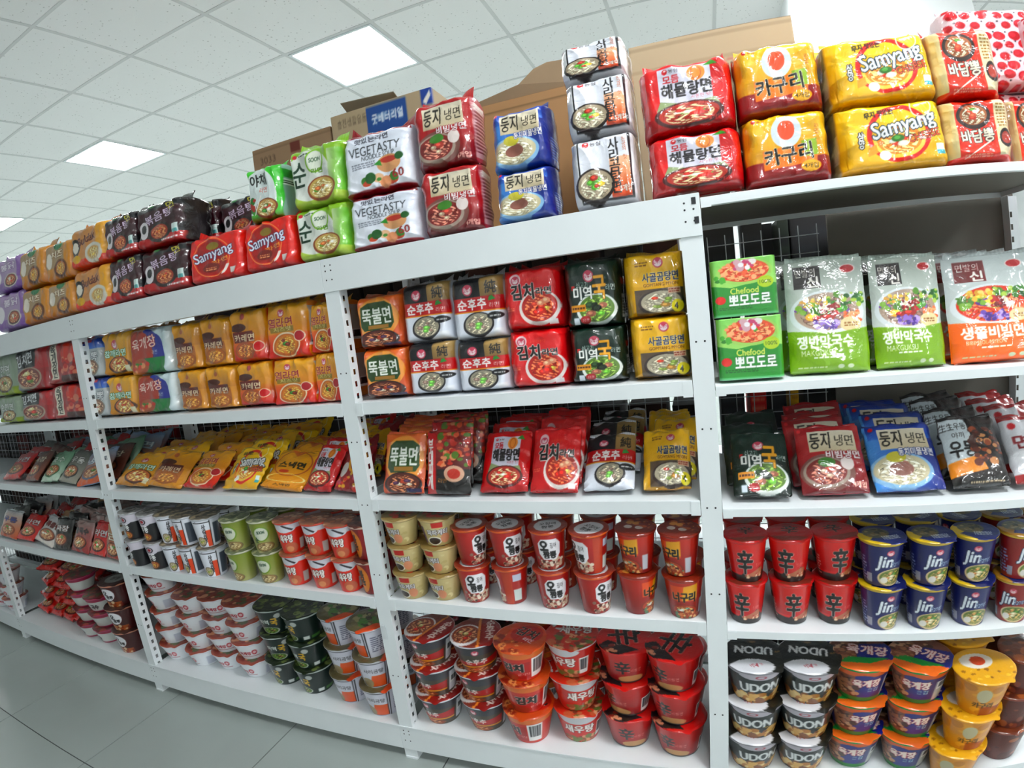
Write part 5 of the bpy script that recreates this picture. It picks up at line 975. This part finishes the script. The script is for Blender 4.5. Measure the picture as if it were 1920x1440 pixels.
# packs standing on or behind the front stacks of the top shelf
zT = 1.5166
put_pack('yachae', -.180, .056, 1.659, .118, .150, 'green and white vegetable noodle pack standing on the red pack, top shelf', 'noodle packs on the top shelf, left bay', -.05, .0, -.02)
for k, (x, hgt, w) in enumerate(((-.60, .300, .17), (-.40, .275, .19), (-.80, .27, .19))):
    for t in range(2):
        put_pack('black', x, .20, zT + .001 + t * (hgt / 2), w, hgt / 2 - .002, label_of('black and red spicy noodle pack', 'rear ' + ('lower', 'upper')[t], k, 'T', 'left', 'rear stack'), 'noodle packs at the back of the top shelf, left bay', -.03, 0, (.1, -.08, .05)[k])
for t in range(2):
    put_pack('kagu', 1.20, .20, 1.507 + t * .16, .18, .155, label_of('yellow pack with crimson lower band', 'rear ' + ('lower', 'upper')[t], 8, 'T', 'right', 'rear stack'), 'noodle packs at the back of the top shelf, right bay', -.02, 0, .08)

# cups
for row, bay, x, y, key, n in CUPS:
    k = ('c' + row[0], bay); oi = cnt.get(k, 0); cnt[k] = oi + 1
    d = CUPD[key]; z = {'3': .5568, '3D': .537, '0': .1203}[row]
    what = 'bowls' if d['noun'] == 'noodle_bowl' else 'cups'
    small_ = d['rt'] < .055
    pitch = d['h'] + .0018
    depths = 2 if row[0] == '3' else (2 if bay in ('centre', 'left', 'right') else 1)
    for q in range(depths):
        extra = 1 if (row == '3D' and q == 1) else 0
        yy = y + (d['rb'] if small_ else d['rb'] + .002) + q * (2 * d['rt'] + .012)
        yy = max(yy, d['rb'] + .004 if row[0] == '3' else yy)
        lx = x; zz = z; T_ = ['lowest', 'second', 'third', 'fourth', 'fifth']
        for t in range(n + extra if q else n):
            if row == '3D' and q == 1 and t == 2 and key == 'shincup': pass
            if zz + d['h'] > {'3': .823, '3D': .816, '0': .52}[row] + (.0): break
            rz = RND.uniform(-.55, .55) if key not in ('shincup', 'udonbig', 'jincup') else RND.uniform(-.22, .28)
            if key in ('neocup', 'ojcup', 'kimchibig', 'saeubig', 'chambig') and RND.random() < .25: rz += RND.choice((-.9, .9))
            if q: rz += RND.uniform(-1, 1)
            tier = T_[t] + ' up' if t else 'lowest'
            put_cup(key, lx, yy, zz + .0008, label_of(('rear ' if q else '') + d['look'], tier, oi, row, bay), f"noodle {what} on the {SHELFN[row[0]]}, {bay} bay", rz)
            zz += pitch
            lx += RND.uniform(-.004, .004) + (.016 if key == 'yelbig' else (.004 if bay == 'right' and row == '0' else 0)); yy += RND.uniform(-.003, .003)

for k in range(2):
    for t in range(3):
        put_cup('bowl', -2.50 - .15 * k, .07, .1211 + .0758 * t, label_of('pale bowl beyond the post', ['lowest', 'second', 'third'][t], k, '0', 'outer left'), 'pale bowls beyond the far left bay', RND.uniform(-1, 1))
# red instant noodle bags heaped at the far left of the bottom shelf
small('redbag1', 'glossy red spicy noodle bag', 'b81814', 'd0281a', '5c1410', '비빔', 'f4ece0', 51)
q = 0
for k in range(4):
    for t in range(4):
        x = -2.24 + .13 * k; z = .122 + .062 * t
        put_pack('redbag1', x + RND.uniform(-.015, .015), .09 + .03 * t, z + .022, .16, .15, label_of('glossy red spicy noodle bag', ['lowest', 'second', 'third', 'topmost'][t], k, '0', 'far left', 'heap'), 'red noodle bags heaped on the bottom shelf', -1.25 + RND.uniform(-.08, .08), RND.uniform(-.06, .06), RND.uniform(-.3, .3), 1.2)

# cardboard boxes at the back of the top shelf
def carton(name, x0, x1, y0, y1, z0, z1, ops, label, col='b39a7c', rz=0):
    w, h, d = x1 - x0, z1 - z0, y1 - y0
    cv = Cv(w, h, 110, 100, col); cv.run(ops)
    me, _ = pack_mesh(name, w, h, d, cv.done(), 'box', tuple(v * .93 for v in hexc(col)), 5, col)
    o = link('cardboard_box', me, None, ((x0 + x1) / 2, (y0 + y1) / 2, z0 + .001), (0, 0, rz)); tag(o, label, 'cardboard box', 'cardboard boxes on the top shelf')
    return o
b1 = carton('b1', -.466, -.128, .30, .44, zT, 1.985, [('r', 0, .965, 1, .972, '8a7258'), tx('3033', .2, .9, .2, .05, '6a5642', b=0), ('r', .5, .9, .62, .97, '7c4434')], 'plain brown cardboard box behind the green noodle packs', 'a38a70')
b2 = carton('b2', -.116, .246, .29, .44, zT, 2.006, [tx('흥진생활용품', .22, .93, .3, .055, '6f6354', b=0), ('r', .37, .78, .76, .985, '2c5c98'), tx('굿베터리얼', .57, .9, .3, .06, 'cfd8e4', b=1), ('r', .9, .9, 1, 1, '28509a'), ('p', [(.91, .92), (.98, .98), (.99, .95), (.94, .9)], 'e8e4dc')], 'cardboard box with printed blue panel behind the silver packs', 'b5a48a')
MB().plate([(-.17, .145, .0), (.03, .145, .0), (.03, .045, .045), (-.17, .045, .06)], .003).build('flap', M_KRAFTD, b2, (0, -.07, .489))
b3 = carton('b3', .37, .70, .33, .44, zT, 1.925, [('r', 0, .93, 1, .94, '8a7050')], 'open brown cardboard box behind the blue noodle packs', 'b08e68')
fb = MB(); pts = [(-.165, 0, .0), (.165, 0, .0), (.165, -.02, .06), (.06, -.022, .068), (.02, -.02, .06), (-.03, -.014, .03), (-.165, -.006, .012)]
n_ = len(pts); fb.v = pts + [(a, b + .004, c) for a, b, c in pts]
fb.f = [tuple(range(n_))[::-1], tuple(range(n_, 2 * n_))] + [(i, (i + 1) % n_, n_ + (i + 1) % n_, n_ + i) for i in range(n_)]
fb.build('flap', M_KRAFT, b3, (0, -.052, .41))
b4 = carton('b4', .82, 1.228, .30, .445, 1.5166, 1.972, [('r', 0, .84, 1, .845, 'a08c70'), ('m', .55, .81, .95, .83, 'c08878', 1, 3), ('r', 0, .97, 1, .975, '93836c')], 'tall beige cardboard box behind the red and white packs', 'bfae94')
MB().plate([(-.10, -.07, .0), (.204, -.07, .0), (.204, -.02, .018), (-.10, -.03, .012)], .003).build('flap', M_KRAFTD, b4, (0, 0, .455))

# red dotted bags at the right end of the top shelf
def dotted(sd):
    R = random.Random(sd); ops = []
    for i in range(7):
        for j in range(9):
            x, y = i / 6 + (.08 if j % 2 else 0) + R.uniform(-.02, .02), j / 8 + R.uniform(-.02, .02); r = R.uniform(.055, .075)
            ops += [('e', x, y, r, r * .8, 'c0122c'), ('e', x - .015, y + .012, r * .5, r * .4, 'd83048'), ('e', x + .085, y + .05, .012, .01, '2c2c34')]
    return ops
D('dotbag', 'white bag with red dots', (.2, .19), 'block', 'efdfe6', dotted(4), 'ead4dc', 'e8c8d0', depth=.11, res=(100, 100), noun='dotted_bag', cat='bag')
for k, (x, y, z, w, h, rz, lab) in enumerate(((1.66, .24, 1.507, .22, .19, .05, 'white bag with large red dots, lower one behind the orange red packs'), (1.66, .22, 1.70, .22, .195, -.06, 'white bag with large red dots, top one behind the orange red packs'),
                                              (1.80, .15, 1.507, .15, .19, -.2, 'white bag with red dots, lower one at the right edge of the photo'), (1.80, .155, 1.70, .14, .155, -.2, 'white bag with red dots, upper one at the right edge of the photo'))):
    put_pack('dotbag', x, y, z, w, h, lab, 'red dotted bags on the top shelf', -.04, 0, rz, 1.1)
put_pack('badam', 1.668, .10, 1.507, .105, .14, 'orange red noodle pack turned sideways beside the red dotted bags', 'noodle packs on the top shelf, right bay', -.03, 0, -.3)

# ------------------------------------------------------------------ the back-to-back shelving seen through the mesh
bk = link('shelving_unit', None, None, (0, 0, 0))
tag(bk, 'white shelving unit of the next aisle, seen through the wire mesh', 'shelving')
for px in (-6.0, -4.8, -3.6, -2.4, -1.2, 0.0, 1.2):
    b = MB(); slotted(b, px, px + PW, 0.0, 1.42, .90, .9016, 'y'); b.box(px, .862, 0, px + .0016, .9, 1.42)
    b.build('post', M_WHITE, bk)
for px in (-6.0, -4.8, -3.6, -2.4, -1.2, 0.0):
    for z in ((.12, .42, .74, 1.08) if px == 0.0 else (.12, .42, .74, 1.08, 1.40)):
        MB().box(px + PW, .50, z - .03, px + 1.2, .90, z).build('shelf', M_WHITE, bk)
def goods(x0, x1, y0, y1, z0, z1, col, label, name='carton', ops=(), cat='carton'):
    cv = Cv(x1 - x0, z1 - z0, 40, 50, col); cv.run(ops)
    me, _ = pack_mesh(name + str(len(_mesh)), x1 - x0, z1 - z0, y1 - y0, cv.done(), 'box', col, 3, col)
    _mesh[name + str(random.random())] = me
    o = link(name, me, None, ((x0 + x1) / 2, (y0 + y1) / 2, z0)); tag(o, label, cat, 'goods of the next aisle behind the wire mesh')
    return o
txt = lambda c, s: [('m', .1, .1, .9, .9, c, 7, s)]
GD = [(.99, 1.03, 1.40, 1.10, '2c2e30'), (1.065, 1.10, 1.30, .75, 'd01c16'), (1.17, 1.195, 1.30, .77, 'e8b414')]
goods(.975, 1.045, .53, .70, .745, 1.07, '3a3c40', 'dark grey carton behind the mesh, left of the red carton', ops=txt('50525a', 3))
goods(1.062, 1.108, .53, .72, .745, 1.075, 'd01a14', 'narrow red carton behind the mesh, right bay', ops=[('r', 0, 0, 1, .3, '9c1410'), ('r', .55, .05, .9, .2, 'e8c41c'), ('m', .1, .5, .9, .9, 'e88a70', 5, 3)])
goods(1.12, 1.165, .53, .70, .745, 1.065, '43464c', 'slate grey carton behind the mesh, between red and yellow cartons')
goods(1.178, 1.20, .53, .70, .745, 1.075, 'e8b818', 'narrow yellow carton behind the mesh, right bay', ops=[('r', 0, 0, 1, .35, 'd8401c'), ('m', .1, .5, .9, .9, 'b8881c', 5, 3)])
goods(1.215, 1.345, .53, .70, .745, 1.07, '2a2c2e', 'black carton behind the mesh, beside the taupe board', ops=txt('15161a', 4))
for k, (a, b, c, h) in enumerate(((.955, 1.048, '2e3032', 1.52), (1.072, 1.128, '303234', 1.52), (1.170, 1.2, '4a5650', 1.5), (1.205, 1.345, '35363a', 1.52))):
    goods(a, b, .53, .68, 1.085, h, c, ['black carton behind the mesh above, beside the white post', 'charcoal carton behind the mesh above the pasta trays', 'narrow grey green carton behind the mesh, second shelf', 'dark carton behind the mesh next to the taupe board, second shelf'][k], ops=txt('3c4046', 5 + k))
goods(1.132, 1.165, .60, .66, 1.085, 1.50, '40444a', 'slim dark carton behind the mesh between charcoal and green cartons')
cx = -4.6; R2 = random.Random(9)
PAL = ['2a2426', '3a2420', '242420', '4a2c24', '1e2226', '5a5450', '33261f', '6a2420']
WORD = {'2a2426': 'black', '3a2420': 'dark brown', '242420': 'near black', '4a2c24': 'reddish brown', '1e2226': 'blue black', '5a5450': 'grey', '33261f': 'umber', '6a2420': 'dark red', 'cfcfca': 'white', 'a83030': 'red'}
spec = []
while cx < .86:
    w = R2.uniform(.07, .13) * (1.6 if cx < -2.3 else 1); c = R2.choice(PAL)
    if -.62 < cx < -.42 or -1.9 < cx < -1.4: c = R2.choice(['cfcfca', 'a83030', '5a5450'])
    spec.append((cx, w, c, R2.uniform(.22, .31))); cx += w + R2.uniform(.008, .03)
num = {}
for x, w, c, h in spec:
    if c == 'cfcfca': h = .2
    k = 'centre bay' if x > 0 else ('left bay' if x > -1.2 else ('far left bay' if x > -2.4 else 'beyond the far left bay'))
    i = num.get((c, k), 0); num[(c, k)] = i + 1
    goods(x, x + w, .53 + (.12 if c == 'cfcfca' else 0), .72, .745 + (.06 if c == 'cfcfca' else 0), .745 + h + (.06 if c == 'cfcfca' else 0), c, f"{ORD[i]} {WORD[c]} carton from the left seen through the mesh, {k}", ops=[('m', .1, .2, .9, .85, '6a6a70' if c != 'cfcfca' else '50505a', 6, int(w * 1000))])
for lv, (za, zb) in enumerate(((.425, .70), (.125, .38))):  # dark cartons added to block the bright gaps at the far left
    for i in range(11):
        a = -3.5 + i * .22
        goods(a, a + .20, .53, .74, za, zb, PAL[(i * 3 + lv) % 5], f"{ORD[i]} dark filler carton from the left behind the {('fourth', 'bottom')[lv]} shelf, far left")
for i in range(11):  # wider cartons added there too, to darken the second shelf's back
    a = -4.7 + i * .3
    goods(a, a + .28, .53, .74, 1.085, 1.39, PAL[(i * 2 + 1) % 5], f"{ORD[i]} wide dark filler carton from the left behind the second shelf, far left")
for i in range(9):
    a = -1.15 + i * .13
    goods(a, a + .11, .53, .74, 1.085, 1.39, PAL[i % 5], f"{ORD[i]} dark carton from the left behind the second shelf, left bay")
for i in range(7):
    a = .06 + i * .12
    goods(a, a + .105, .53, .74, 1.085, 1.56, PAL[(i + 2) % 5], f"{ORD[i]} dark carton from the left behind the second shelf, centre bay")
for i in range(9):  # added row that hides the bright ceiling behind the second shelf
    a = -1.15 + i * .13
    goods(a, a + .115, .53, .74, 1.402, 1.60, PAL[(i * 3 + 1) % 5], f"{ORD[i]} dark filler carton from the left on the next aisle's top shelf, left bay")
print('tris', sum(len(m.loop_triangles) or sum(p.loop_total - 2 for p in m.polygons) for m in bpy.data.meshes))
print('labels repeated:', [k for k, v in USED.items() if v > 1][:5], 'objects', len(SC.objects))
